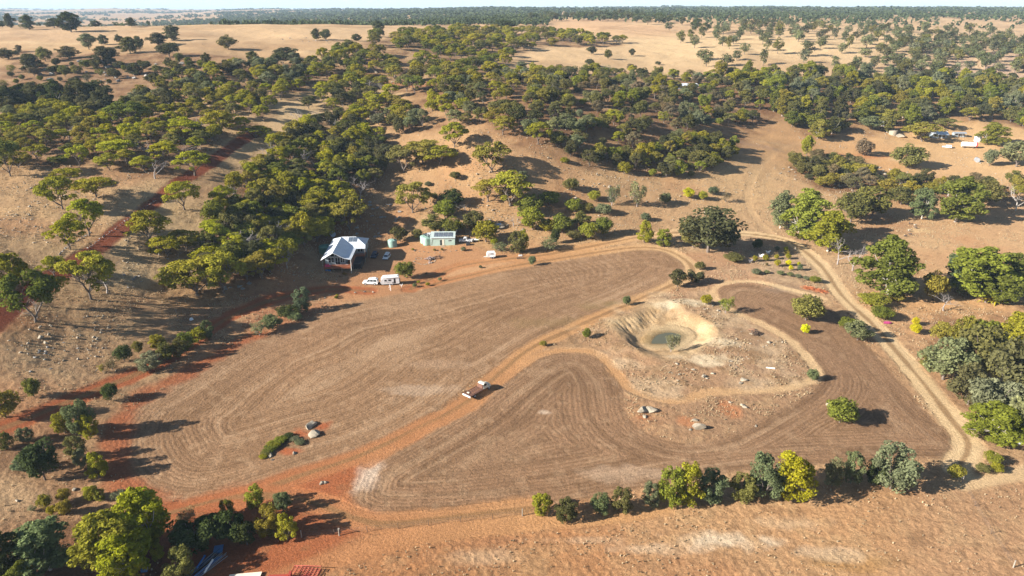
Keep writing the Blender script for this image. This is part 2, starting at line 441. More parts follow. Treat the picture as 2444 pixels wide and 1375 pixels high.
mix(lin(160, 124, 88), RM * sstep(.58, .78, N2) * .35)
for (P, wdt, amt) in ((T_MAIN, 2.6, .95), (T_EDGE, 1.35, .85), (T_LOW1, 2.6, .9), (T_LOW2, 2.2, .85), (T_LEFT, 2.6, .95), (T_RIDGE, 3.1, .92), (T_RIGHT, 3.0, .95), (T_RB, 2.0, .7), (T_UP, 1.6, .12), (T_RFAR, 4, .6), (T_TOPR, 2.5, .6)):
    m, d = line_mask(P, wdt, .9 if wdt < 3.2 else 1.3, 1.2)
    sm = soil.copy()
    if P is T_RIDGE:
        sm = np.repeat(lin(138, 70, 46)[None], len(x), 0)
    if P is T_MAIN:
        sm = soil * .97
    sm = sm * (0.9 + .2 * N2[:, None])
    col = col * (1 - (m * amt)[:, None]) + sm * (m * amt)[:, None]
    # grassy centre strip and pale wheel ruts
    strip = sstep(1.05, .4, d + (N1 - .5)) * m * (.75 if wdt > 2.2 and P is not T_RIDGE else 0)
    mix(lin(158, 124, 86), strip)
    CLS[(d < wdt)] = 2
# dam
PM, psd = poly_mask(PITRIM, 2.5, 2.0)
mix(lin(230, 204, 160), PM * (.45 + .5 * sstep(.3, .65, N1)))
mix(lin(176, 140, 96), PM * sstep(.5, .7, N2) * .4)
DM, dsd = poly_mask(DAMISLE, 2.0, 2.0)
mix(lin(236, 212, 176), DM * sstep(.5, .72, N1) * .45)
mix(lin(140, 108, 76), DM * (1 - PM) * sstep(.45, .75, N2) * .45)
for (cx, cy, a, b) in ((1690, 860, 8, 3.5), (1730, 820, 6, 3), (1640, 725, 8, 3), (1585, 730, 5, 3)):
    spot(cx, cy, a, b, (246, 228, 194), .8, 0)
FM, fsd = poly_mask(PITFLOOR, 1.2, .8)
mix(lin(214, 190, 150), FM * .8)
spot(1575, 797, 5, 5, (186, 150, 88), .5, 0)
WM, wsd = poly_mask(WATER, 1.8, .3)
mix(lin(120, 108, 80), WM * .9)
CLS[psd > 0] = 4
# fence line wear, and dark gravelly patches on the ridge
TUS = (1 - np.clip(YM + RM, 0, 1)) * np.where((CLS == 1) | (CLS == 2) | (CLS == 4), 0.0, 1.0)
GZf = GZ.ravel() + TUS * nearw * ((N4 - .5) * .16 + (N2 - .5) * .30 * (.35 + .65 * sstep(110, 150, y)))
GZf = GZf + np.where(CLS == 1, (N4 - .5) * .05 + (fbm(x/.9, y/.9, 2, 96) - .5) * .10, 0)
GZf = GZf + ROWH
GZf = GZf - np.where(CLS == 2, 0.10, 0)
col = col * (0.93 + 0.14 * N4[:, None])
col = np.clip(col, 0.01, .9)

idx = np.arange(nr * NC).reshape(nr, NC)
quads = np.stack([idx[:-1, :-1], idx[:-1, 1:], idx[1:, 1:], idx[1:, :-1]], -1).reshape(-1, 4)

def nmat(name):
    m = bpy.data.materials.new(name); m.use_nodes = True
    nt = m.node_tree
    b = nt.nodes['Principled BSDF']
    return m, nt, b
def mat_ground():
    m, nt, b = nmat('ground_soil')
    at_ = nt.nodes.new('ShaderNodeAttribute'); at_.attribute_name = 'albedo'
    tc = nt.nodes.new('ShaderNodeNewGeometry')
    n1 = nt.nodes.new('ShaderNodeTexNoise'); n1.inputs['Scale'].default_value = 1.9; n1.inputs['Detail'].default_value = 6; n1.inputs['Roughness'].default_value = .75
    nt.links.new(tc.outputs['Position'], n1.inputs['Vector'])
    mr = nt.nodes.new('ShaderNodeMapRange'); mr.inputs[1].default_value = .3; mr.inputs[2].default_value = .7; mr.inputs[3].default_value = .56; mr.inputs[4].default_value = 1.40
    n2 = nt.nodes.new('ShaderNodeTexNoise'); n2.inputs['Scale'].default_value = 4.2; n2.inputs['Detail'].default_value = 3
    nt.links.new(tc.outputs['Position'], n2.inputs['Vector'])
    av = nt.nodes.new('ShaderNodeMath'); av.operation = 'MULTIPLY_ADD'; av.inputs[1].default_value = .5
    hf = nt.nodes.new('ShaderNodeMath'); hf.operation = 'MULTIPLY'; hf.inputs[1].default_value = .5
    nt.links.new(n2.outputs['Fac'], hf.inputs[0]); nt.links.new(n1.outputs['Fac'], av.inputs[0]); nt.links.new(hf.outputs[0], av.inputs[2])
    nt.links.new(av.outputs[0], mr.inputs[0])
    mx = nt.nodes.new('ShaderNodeMix'); mx.data_type = 'RGBA'; mx.blend_type = 'MULTIPLY'; mx.inputs[0].default_value = 1
    nt.links.new(at_.outputs['Color'], mx.inputs[6]); nt.links.new(mr.outputs[0], mx.inputs[7])
    nt.links.new(mx.outputs[2], b.inputs['Base Color'])
    b.inputs['Roughness'].default_value = .95
    b.inputs['Specular IOR Level'].default_value = .1
    bp = nt.nodes.new('ShaderNodeBump'); bp.inputs['Strength'].default_value = .8; bp.inputs['Distance'].default_value = .35
    nt.links.new(n1.outputs['Fac'], bp.inputs['Height']); nt.links.new(bp.outputs[0], b.inputs['Normal'])
    return m
M = {}
M['ground'] = mat_ground()
XYZ = np.stack([x, y, GZf], -1)
def grid_obj(name, sel):
    qs = quads[sel]
    used = np.unique(qs)
    remap = np.full(nr * NC, -1); remap[used] = np.arange(len(used))
    me = bpy.data.meshes.new(name)
    me.vertices.add(len(used)); me.vertices.foreach_set('co', XYZ[used].astype(np.float32).ravel())
    me.loops.add(len(qs) * 4); me.loops.foreach_set('vertex_index', remap[qs].astype(np.int32).ravel())
    me.polygons.add(len(qs)); me.polygons.foreach_set('loop_start', np.arange(0, len(qs) * 4, 4, dtype=np.int32))
    me.polygons.foreach_set('use_smooth', np.ones(len(qs), bool))
    a = me.color_attributes.new('albedo', 'FLOAT_COLOR', 'POINT')
    c4 = np.ones((len(used), 4), np.float32); c4[:, :3] = col[used]
    a.data.foreach_set('color', c4.ravel())
    me.materials.append(M['ground'])
    me.update(calc_edges=True)
    o = bpy.data.objects.new(name, me); COL.objects.link(o)
    o['kind'] = 'structure'
    return o
qc = CLS[quads[:, 0]]
qy = y[quads[:, 0]]
for nm, k in (('ground', 0), ('stubble_field', 1), ('dirt_track', 2), ('dirt_yard', 3), ('dam_bank', 4)):
    s = qc == k
    if k == 0:
        s = s
    grid_obj(nm, s)
# ---------------------------------------------------------------- materials and mesh helpers
def simple_mat(name, rgb, rough=.7, metal=0.0, spec=.3, noise=0.12, nscale=3.0, bump=0.0):
    m, nt, b = nmat(name)
    n1 = nt.nodes.new('ShaderNodeTexNoise'); n1.inputs['Scale'].default_value = nscale; n1.inputs['Detail'].default_value = 4
    tc = nt.nodes.new('ShaderNodeTexCoord'); nt.links.new(tc.outputs['Object'], n1.inputs['Vector'])
    mr = nt.nodes.new('ShaderNodeMapRange'); mr.inputs[1].default_value = .3; mr.inputs[2].default_value = .7
    mr.inputs[3].default_value = 1 - noise; mr.inputs[4].default_value = 1 + noise
    nt.links.new(n1.outputs['Fac'], mr.inputs[0])
    mx = nt.nodes.new('ShaderNodeMix'); mx.data_type = 'RGBA'; mx.blend_type = 'MULTIPLY'; mx.inputs[0].default_value = 1
    mx.inputs[6].default_value = (*rgb, 1); nt.links.new(mr.outputs[0], mx.inputs[7])
    nt.links.new(mx.outputs[2], b.inputs['Base Color'])
    b.inputs['Roughness'].default_value = rough; b.inputs['Metallic'].default_value = metal
    b.inputs['Specular IOR Level'].default_value = spec
    if bump:
        bp = nt.nodes.new('ShaderNodeBump'); bp.inputs['Strength'].default_value = bump; bp.inputs['Distance'].default_value = .1
        nt.links.new(n1.outputs['Fac'], bp.inputs['Height']); nt.links.new(bp.outputs[0], b.inputs['Normal'])
    return m
def mat_leaf():
    m, nt, b = nmat('foliage')
    nt.nodes.remove(b)
    oi = nt.nodes.new('ShaderNodeObjectInfo')
    at_ = nt.nodes.new('ShaderNodeAttribute'); at_.attribute_name = 'tone'
    mr = nt.nodes.new('ShaderNodeMapRange'); mr.inputs[3].default_value = .62; mr.inputs[4].default_value = 1.38
    nt.links.new(at_.outputs['Fac'], mr.inputs[0])
    mx = nt.nodes.new('ShaderNodeMix'); mx.data_type = 'RGBA'; mx.blend_type = 'MULTIPLY'; mx.inputs[0].default_value = 1
    nt.links.new(oi.outputs['Color'], mx.inputs[6]); nt.links.new(mr.outputs[0], mx.inputs[7])
    d = nt.nodes.new('ShaderNodeBsdfDiffuse'); t = nt.nodes.new('ShaderNodeBsdfTranslucent')
    ms = nt.nodes.new('ShaderNodeMixShader'); ms.inputs[0].default_value = .34
    nt.links.new(mx.outputs[2], d.inputs[0]); nt.links.new(mx.outputs[2], t.inputs[0])
    nt.links.new(d.outputs[0], ms.inputs[1]); nt.links.new(t.outputs[0], ms.inputs[2])
    nt.links.new(ms.outputs[0], nt.nodes['Material Output'].inputs[0])
    return m
M['leaf'] = mat_leaf()
M['bark'] = simple_mat('bark', (.16, .125, .10), .9, noise=.3, nscale=2)
M['pale_bark'] = simple_mat('pale_bark', (.42, .37, .32), .8, noise=.2, nscale=1.5)
M['dead_wood'] = simple_mat('dead_wood', (.30, .26, .235), .9, noise=.25, nscale=2)

def mesh_from(name, V, F, mats, mi=None, smooth=False, tone=None):
    me = bpy.data.meshes.new(name)
    V = np.asarray(V, np.float32)
    me.from_pydata(V.tolist() if len(V) < 1 else [tuple(v) for v in V.tolist()], [], [tuple(f) for f in F])
    for m in mats:
        me.materials.append(m)
    if mi is not None:
        me.polygons.foreach_set('material_index', np.asarray(mi, np.int32))
    if smooth:
        me.polygons.foreach_set('use_smooth', np.ones(len(me.polygons), bool))
    if tone is not None:
        a = me.attributes.new('tone', 'FLOAT', 'POINT'); a.data.foreach_set('value', np.asarray(tone, np.float32))
    me.update()
    return me
def leaf_mesh(name, V, tone, mats=None, extra=None):
    """V: (n,4,3) leaf quads -> mesh (fast path)"""
    n = len(V)
    me = bpy.data.meshes.new(name)
    verts = V.reshape(-1, 3); faces_li = np.arange(n * 4, dtype=np.int32); tt = np.repeat(tone, 4)
    starts = np.arange(0, n * 4, 4, dtype=np.int32); mi = np.zeros(n, np.int32)
    if extra is not None:                       # trunk geometry joined in (far, small trees)
        ev, ef = extra
        ef4 = np.array([f if len(f) == 4 else (f[0], f[1], f[2], f[2]) for f in ef], np.int32) + len(verts)
        verts = np.concatenate([verts, np.asarray(ev)]); faces_li = np.concatenate([faces_li, ef4.ravel()])
        starts = np.arange(0, len(faces_li), 4, dtype=np.int32); mi = np.concatenate([mi, np.ones(len(ef4), np.int32)])
        tt = np.concatenate([tt, np.full(len(ev), .5)])
    me.vertices.add(len(verts)); me.vertices.foreach_set('co', verts.astype(np.float32).ravel())
    me.loops.add(len(faces_li)); me.loops.foreach_set('vertex_index', faces_li)
    me.polygons.add(len(starts)); me.polygons.foreach_set('loop_start', starts)
    for m in (mats or [M['leaf']]):
        me.materials.append(m)
    me.polygons.foreach_set('material_index', mi)
    a = me.attributes.new('tone', 'FLOAT', 'POINT'); a.data.foreach_set('value', tt.astype(np.float32))
    me.update(calc_edges=True)
    return me

def leaves(rs, clumps, per, size, up=.35, flat=.55, asp=.6):
    """leaf cards spread through clumps; clump = (x,y,z,rx,rz,tone,nmul)"""
    out = []; tone = []
    for (cx, cy, cz, rx, rz, tn, nm) in clumps:
        n = max(3, int(per * nm))
        d = rs.normal(size=(n, 3)); d[:, 2] += up
        d /= np.linalg.norm(d, axis=1)[:, None] + 1e-9
        rad = rs.uniform(.45, 1.0, n) ** .5
        p = np.stack([cx + d[:, 0] * rx * rad, cy + d[:, 1] * rx * rad, cz + d[:, 2] * rz * rad], -1)
        nn = d * flat + rs.normal(size=(n, 3)) * .45 + np.array((0, 0, .25))
        nn /= np.linalg.norm(nn, axis=1)[:, None] + 1e-9
        r = rs.normal(size=(n, 3)); u = np.cross(nn, r); u /= np.linalg.norm(u, axis=1)[:, None] + 1e-9
        v = np.cross(nn, u)
        s = (size * rs.uniform(.65, 1.3, n))[:, None]
        q = np.stack([p - u * s, p - v * s * asp, p + u * s, p + v * s * asp], 1)
        out.append(q); tone.append(np.clip(tn + rs.normal(size=n) * .17, 0, 1))
    return np.concatenate(out), np.concatenate(tone)

def tube(V, F, pts, rad, sides=5):
    pts = [np.asarray(p, float) for p in pts]
    rings = []
    for i, p in enumerate(pts):
        a = pts[min(i + 1, len(pts) - 1)] - pts[max(i - 1, 0)]
        a = a / (np.linalg.norm(a) + 1e-9)
        r = np.array((1, 0, 0)) if abs(a[0]) < .8 else np.array((0, 1, 0))
        u = np.cross(a, r); u /= np.linalg.norm(u); v = np.cross(a, u)
        base = len(V)
        for k in range(sides):
            t = 2 * math.pi * k / sides
            V.append(tuple(p + (u * math.cos(t) + v * math.sin(t)) * rad[i]))
        rings.append(base)
    for a, b in zip(rings[:-1], rings[1:]):
        for k in range(sides):
            F.append((a + k, a + (k + 1) % sides, b + (k + 1) % sides, b + k))
    F.append(tuple(rings[-1] + k for k in range(sides)) if sides == 4 else (rings[-1], rings[-1] + 1, rings[-1] + 2))

def limbs(rs, H, clumps, nl, fork, r0, bend=.25, lean=(0, 0), share=1.0):
    """trunk and limbs that reach towards the clumps"""
    V = []; F = []
    fk = np.array((lean[0] * fork, lean[1] * fork, fork * H))
    tube(V, F, [(0, 0, -.6), (fk[0] * .5, fk[1] * .5, fk[2] * .5), fk], [r0 * 1.25, r0, r0 * .85], 6)
    C = np.array([c[:3] for c in clumps])
    ang = np.arctan2(C[:, 1] - fk[1], C[:, 0] - fk[0])
    order = np.argsort(ang)
    groups = np.array_split(order, nl)
    for g in groups:
        if len(g) == 0:
            continue
        cen = C[g].mean(0)
        mid = fk + (cen - fk) * .55; mid[2] -= .06 * H * rs.rand(); mid[:2] += rs.normal(size=2) * .3
        tube(V, F, [fk - np.array((0, 0, .1)), (fk + mid) / 2 + rs.normal(size=3) * .15, mid], [r0 * .7, r0 * .5, r0 * .38], 5)
        for k in g:
            if rs.rand() > share:
                continue
            e = C[k].copy()
            m2 = (mid + e) / 2 + rs.normal(size=3) * bend
            tube(V, F, [mid, m2, e], [r0 * .34, r0 * .22, r0 * .08], 4)
    return V, F

def quadfix(F):
    return [f for f in F]

PROTO = {}
def proto(kind, crown_V, tone, trunk, bark, W0, H0):
    V, F = trunk
    tm = mesh_from(kind + '_trunk', V, F, [M[bark]], smooth=True)
    cm = leaf_mesh(kind + '_crown', crown_V, tone)
    vv = crown_V.reshape(-1, 3)
    W0 = 2 * float(np.percentile(np.hypot(vv[:, 0], vv[:, 1]), 97)); H0 = float(np.percentile(vv[:, 2], 99.3))
    PROTO.setdefault(kind, []).append((tm, cm, W0, H0))

def make_protos():
    # flat-topped wattle: pads of foliage on a shallow dome, open underneath
    for s in range(7):
        rs = np.random.RandomState(100 + s)
        W0, H0 = 8.0, 6.6
        cl = []
        n = 30
        for k in range(n):
            r = math.sqrt(rs.uniform(0.01, 1)) * W0 * .43; t = rs.uniform(0, 2 * math.pi)
            z = H0 * (.60 + .34 * (1 - (r / (W0 * .43)) ** 2) + rs.uniform(-.10, .05))
            cl.append((r * math.cos(t), r * math.sin(t) * .95, z, rs.uniform(.75, 1.35), rs.uniform(.36, .62), rs.uniform(.3, .75), rs.uniform(.6, 1.2)))
        for k in range(9):
            r = rs.uniform(.4, 1) * W0 * .40; t = rs.uniform(0, 2 * math.pi)
            cl.append((r * math.cos(t), r * math.sin(t), H0 * rs.uniform(.32, .58), rs.uniform(.5, .85), rs.uniform(.35, .6), rs.uniform(.2, .5), .5))
        V, tn = leaves(rs, cl, 135, .21, .75, .6)
        proto('wattle', V, tn, limbs(rs, H0, cl, rs.randint(4, 7), rs.uniform(.08, .2), .17, .3, (rs.uniform(-1, 1), rs.uniform(-1, 1)), .8), 'bark', W0, H0)
    # ragged olive scrub tree: rounder, dull
    for s in range(6):
        rs = np.random.RandomState(200 + s)
        W0, H0 = 6.4, 6.4
        cl = []
        for k in range(40):
            d = rs.normal(size=3); d /= np.linalg.norm(d); d[2] = d[2] * .95 + .05
            r = rs.uniform(.55, 1)
            cl.append((d[0] * W0 * .38 * r, d[1] * W0 * .38 * r, H0 * (.53 + .40 * d[2] * r), rs.uniform(.6, 1.15), rs.uniform(.5, .95), rs.uniform(.2, .7), rs.uniform(.5, 1.1)))
        V, tn = leaves(rs, cl, 125, .21, .3, .4)
        proto('scrub', V, tn, limbs(rs, H0, cl, rs.randint(3, 6), rs.uniform(.12, .25), .15, .3, (rs.uniform(-.6, .6), rs.uniform(-.6, .6)), .8), 'bark', W0, H0)
    # gum: tall, billowing lobes of foliage from the crown's top down to near the ground
    for s in range(6):
        rs = np.random.RandomState(300 + s)
        W0, H0 = 10.5, 13.5
        cl = []
        nl = 22
        for L in range(nl):
            t = 2.4 * L + rs.uniform(-.5, .5)
            u = (L + .5) / nl
            lz = H0 * (.12 + .74 * u)
            lr = W0 * .36 * math.sqrt(max(.02, 1 - (2 * u - .86) ** 2 * .85)) * rs.uniform(.15, 1.08)
            lx, ly = lr * math.cos(t), lr * math.sin(t)
            sz = rs.uniform(1.2, 1.9)
            for k in range(8):
                d = rs.normal(size=3); d[2] += .3; d /= np.linalg.norm(d)
                a = rs.uniform(.55, 1)
                cl.append((lx + d[0] * sz * a, ly + d[1] * sz * a, lz + d[2] * sz * .85 * a + .3, rs.uniform(.6, 1.05), rs.uniform(.5, .9), rs.uniform(.25, .7), rs.uniform(.6, 1.1)))
        V, tn = leaves(rs, cl, 80, .25, .45, .5)
        proto('gum', V, tn, limbs(rs, H0, cl, rs.randint(5, 8), rs.uniform(.14, .24), .22, .3, (rs.uniform(-1, 1), rs.uniform(-1, 1)), .2), 'pale_bark', W0, H0)
    # young planted gum: leafy nearly to the ground, upright oval
    for s in range(5):
        rs = np.random.RandomState(400 + s)
        W0, H0 = 5.6, 7.2
        cl = []
        for k in range(48):
            z = rs.uniform(.12, .97)
            env = math.sqrt(max(.05, 1 - abs(2 * z - 1.08) ** 2.4)) * W0 * .40
            r = env * rs.uniform(.45, 1.08); t = rs.uniform(0, 2 * math.pi)
            cl.append((r * math.cos(t), r * math.sin(t), z * H0 * .95, rs.uniform(.5, .95), rs.uniform(.5, .9), rs.uniform(.25, .7), rs.uniform(.6, 1.1)))
        V, tn = leaves(rs, cl, 125, .18, .35, .5)
        proto('sapling', V, tn, limbs(rs, H0, cl, 4, .12, .13, .2, (0, 0), .4), 'bark', W0, H0)
    # round bush down to the ground
    for s in range(5):
        rs = np.random.RandomState(500 + s)
        W0, H0 = 4.2, 3.6
        cl = []
        for k in range(42):
            d = rs.normal(size=3); d /= np.linalg.norm(d); d[2] = d[2] * .9
            r = rs.uniform(.6, 1)
            cl.append((d[0] * W0 * .36 * r, d[1] * W0 * .36 * r, H0 * (.52 + .34 * d[2] * r), rs.uniform(.45, .8), rs.uniform(.4, .7), rs.uniform(.3, .65), rs.uniform(.7, 1.1)))
        V, tn = leaves(rs, cl, 100, .13, .3, .55)
        proto('bush', V, tn, limbs(rs, H0, cl, 4, .10, .09, .1, (0, 0), .5), 'bark', W0, H0)
    # thin wispy grey shrub
    for s in range(4):
        rs = np.random.RandomState(600 + s)
        W0, H0 = 4.0, 5.2
        cl = []
        for k in range(26):
            d = rs.normal(size=3); d /= np.linalg.norm(d)
            r = rs.uniform(.4, 1)
            cl.append((d[0] * W0 * .38 * r, d[1] * W0 * .38 * r, H0 * (.55 + .38 * d[2] * r), rs.uniform(.4, .8), rs.uniform(.4, .8), rs.uniform(.3, .7), rs.uniform(.4, 1)))
        V, tn = leaves(rs, cl, 55, .14, .2, .3)
        proto('wisp', V, tn, limbs(rs, H0, cl, 5, .10, .08, .2, (0, 0), 1.0), 'dead_wood', W0, H0)
    # leafless dead tree
    for s in range(4):
        rs = np.random.RandomState(700 + s)
        W0, H0 = 6.0, 8.0
        V = []; F = []
        def br(p, d, L, r, lev):
            e = p + d * L
            m = (p + e) / 2 + rs.normal(size=3) * L * .06
            tube(V, F, [p, m, e], [r, r * .8, r * .55], 5 if lev < 2 else 4)
            if lev < 4:
                for k in range(rs.randint(2, 4) + (lev == 0)):
                    nd = d + rs.normal(size=3) * .55; nd[2] = nd[2] * .8 + .18; nd /= np.linalg.norm(nd)
                    br(e if k else m, nd, L * rs.uniform(.58, .82), r * .55, lev + 1)
        br(np.array((0, 0, -.3)), np.array((.05, 0, 1.0)), H0 * .26, .115, 0)
        tm = mesh_from('dead_trunk', V, F, [M['dead_wood']], smooth=True)
        va = np.array(V)
        PROTO.setdefault('dead', []).append((tm, None, np.ptp(va[:, 0]), va[:, 2].max()))
    # small far trees: crown and trunk in one mesh, too small to show parts
    for s in range(8):
        rs = np.random.RandomState(800 + s)
        W0, H0 = 8.5, 10.0
        cl = []
        for k in range(22):
            d = rs.normal(size=3); d /= np.linalg.norm(d)
            r = rs.uniform(.5, 1)
            cl.append((d[0] * W0 * .34 * r, d[1] * W0 * .34 * r, H0 * (.54 + .37 * d[2] * r), rs.uniform(.9, 1.7), rs.uniform(.7, 1.3), rs.uniform(.25, .7), rs.uniform(.6, 1.1)))
        V, tn = leaves(rs, cl, 42, .42, .35, .5)
        tr = limbs(rs, H0, cl, 4, .18, .22, .3, (rs.uniform(-1, 1), 0), .4)
        PROTO.setdefault('far', []).append((None, leaf_mesh('far_tree', V, tn, [M['leaf'], M['bark']], tr), W0, H0))
make_protos()

def link(o, parent=None):
    COL.objects.link(o)
    if parent is not None:
        o.parent = parent
    return o
def tag(o, label, cat, group=None):
    o['label'] = label; o['category'] = cat
    if group:
        o['group'] = group
    return o
def part(name, me, parent, colr=None, loc=None, rot=None):
    o = bpy.data.objects.new(name, me)
    if colr is not None:
        o.color = (*colr, 1)
    if loc is not None:
        o.location = loc
    if rot is not None:
        o.rotation_euler = rot
    return link(o, parent)

NAME = {'wattle': 'wattle_tree', 'scrub': 'scrub_tree', 'gum': 'gum_tree', 'sapling': 'young_gum_tree', 'bush': 'bush', 'wisp': 'wispy_shrub', 'dead': 'dead_tree', 'far': 'distant_tree'}
CATG = {'bush': 'bush', 'wisp': 'shrub'}
PAL = {'y': (.216, .206, .016), 'yg': (.196, .176, .020), 'g': (.108, .114, .022), 'dg': (.050, .060, .020), 'ol': (.118, .108, .034),
       'dol': (.074, .070, .030), 'gg': (.132, .134, .072), 'bg': (.098, .116, .058), 'lime': (.30, .27, .012), 'bgr': (.152, .155, .024), 'br': (.135, .105, .06), 'yo': (.185, .155, .030), 'yel': (.52, .40, .01), 'fg': (.088, .092, .045)}
PAL = {k: tuple(min(.62, c * f) for c, f in zip(v, (1.5, 1.5, 1.35))) for k, v in PAL.items()}
RNG = random.Random(7)
TREES = []      # (x, y, radius) for spacing
def plant_at(kind, X, Y, Wm, Hm, colr, label, group=None, rz=None, name=None):
    tm, cm, W0, H0 = RNG.choice(PROTO[kind])
    z = gz(X, Y)
    sx = Wm / W0; sz = Hm / H0
    rz = RNG.uniform(0, 6.28) if rz is None else rz
    c = np.array(PAL[colr] if isinstance(colr, str) else colr) * RNG.uniform(.85, 1.15)
    c = c * np.array((RNG.uniform(.93, 1.07), 1, RNG.uniform(.85, 1.15)))
    nm = name or NAME[kind]
    if tm is None or cm is None:
        r = bpy.data.objects.new(nm, tm or cm); r.color = (*c, 1); link(r)
    else:
        r = bpy.data.objects.new(nm, None); r.empty_display_size = .2; link(r)
        part('trunk', tm, r); part('crown', cm, r, c)
    r.location = (X, Y, z - .05); r.scale = (sx, sx, sz); r.rotation_euler = (0, 0, rz)
    tag(r, label, CATG.get(kind, 'tree'), group)
    TREES.append((X, Y, Wm / 2))
    return r
def plant(kind, px, yb, yt, wpx, colr, label, group=None, name=None):
    """a tree whose foot, top and width are read off the photograph"""
    X, Y = at(px, yb)
    h = gz(X, Y)
    zd = Y * cP + (CAMZ - h) * sP
    Wm = wpx * zd / FPX
    d = ray(px, yt)
    # the silhouette's top comes from the crown, a little behind the stem
    Hm = CAMZ + d[2] / d[1] * Y - h
    Hm = max(.5, Hm - .15 * Wm * (CAMZ - h) / Y)
    return plant_at(kind, X, Y, Wm, Hm, colr, label, group, name=name)
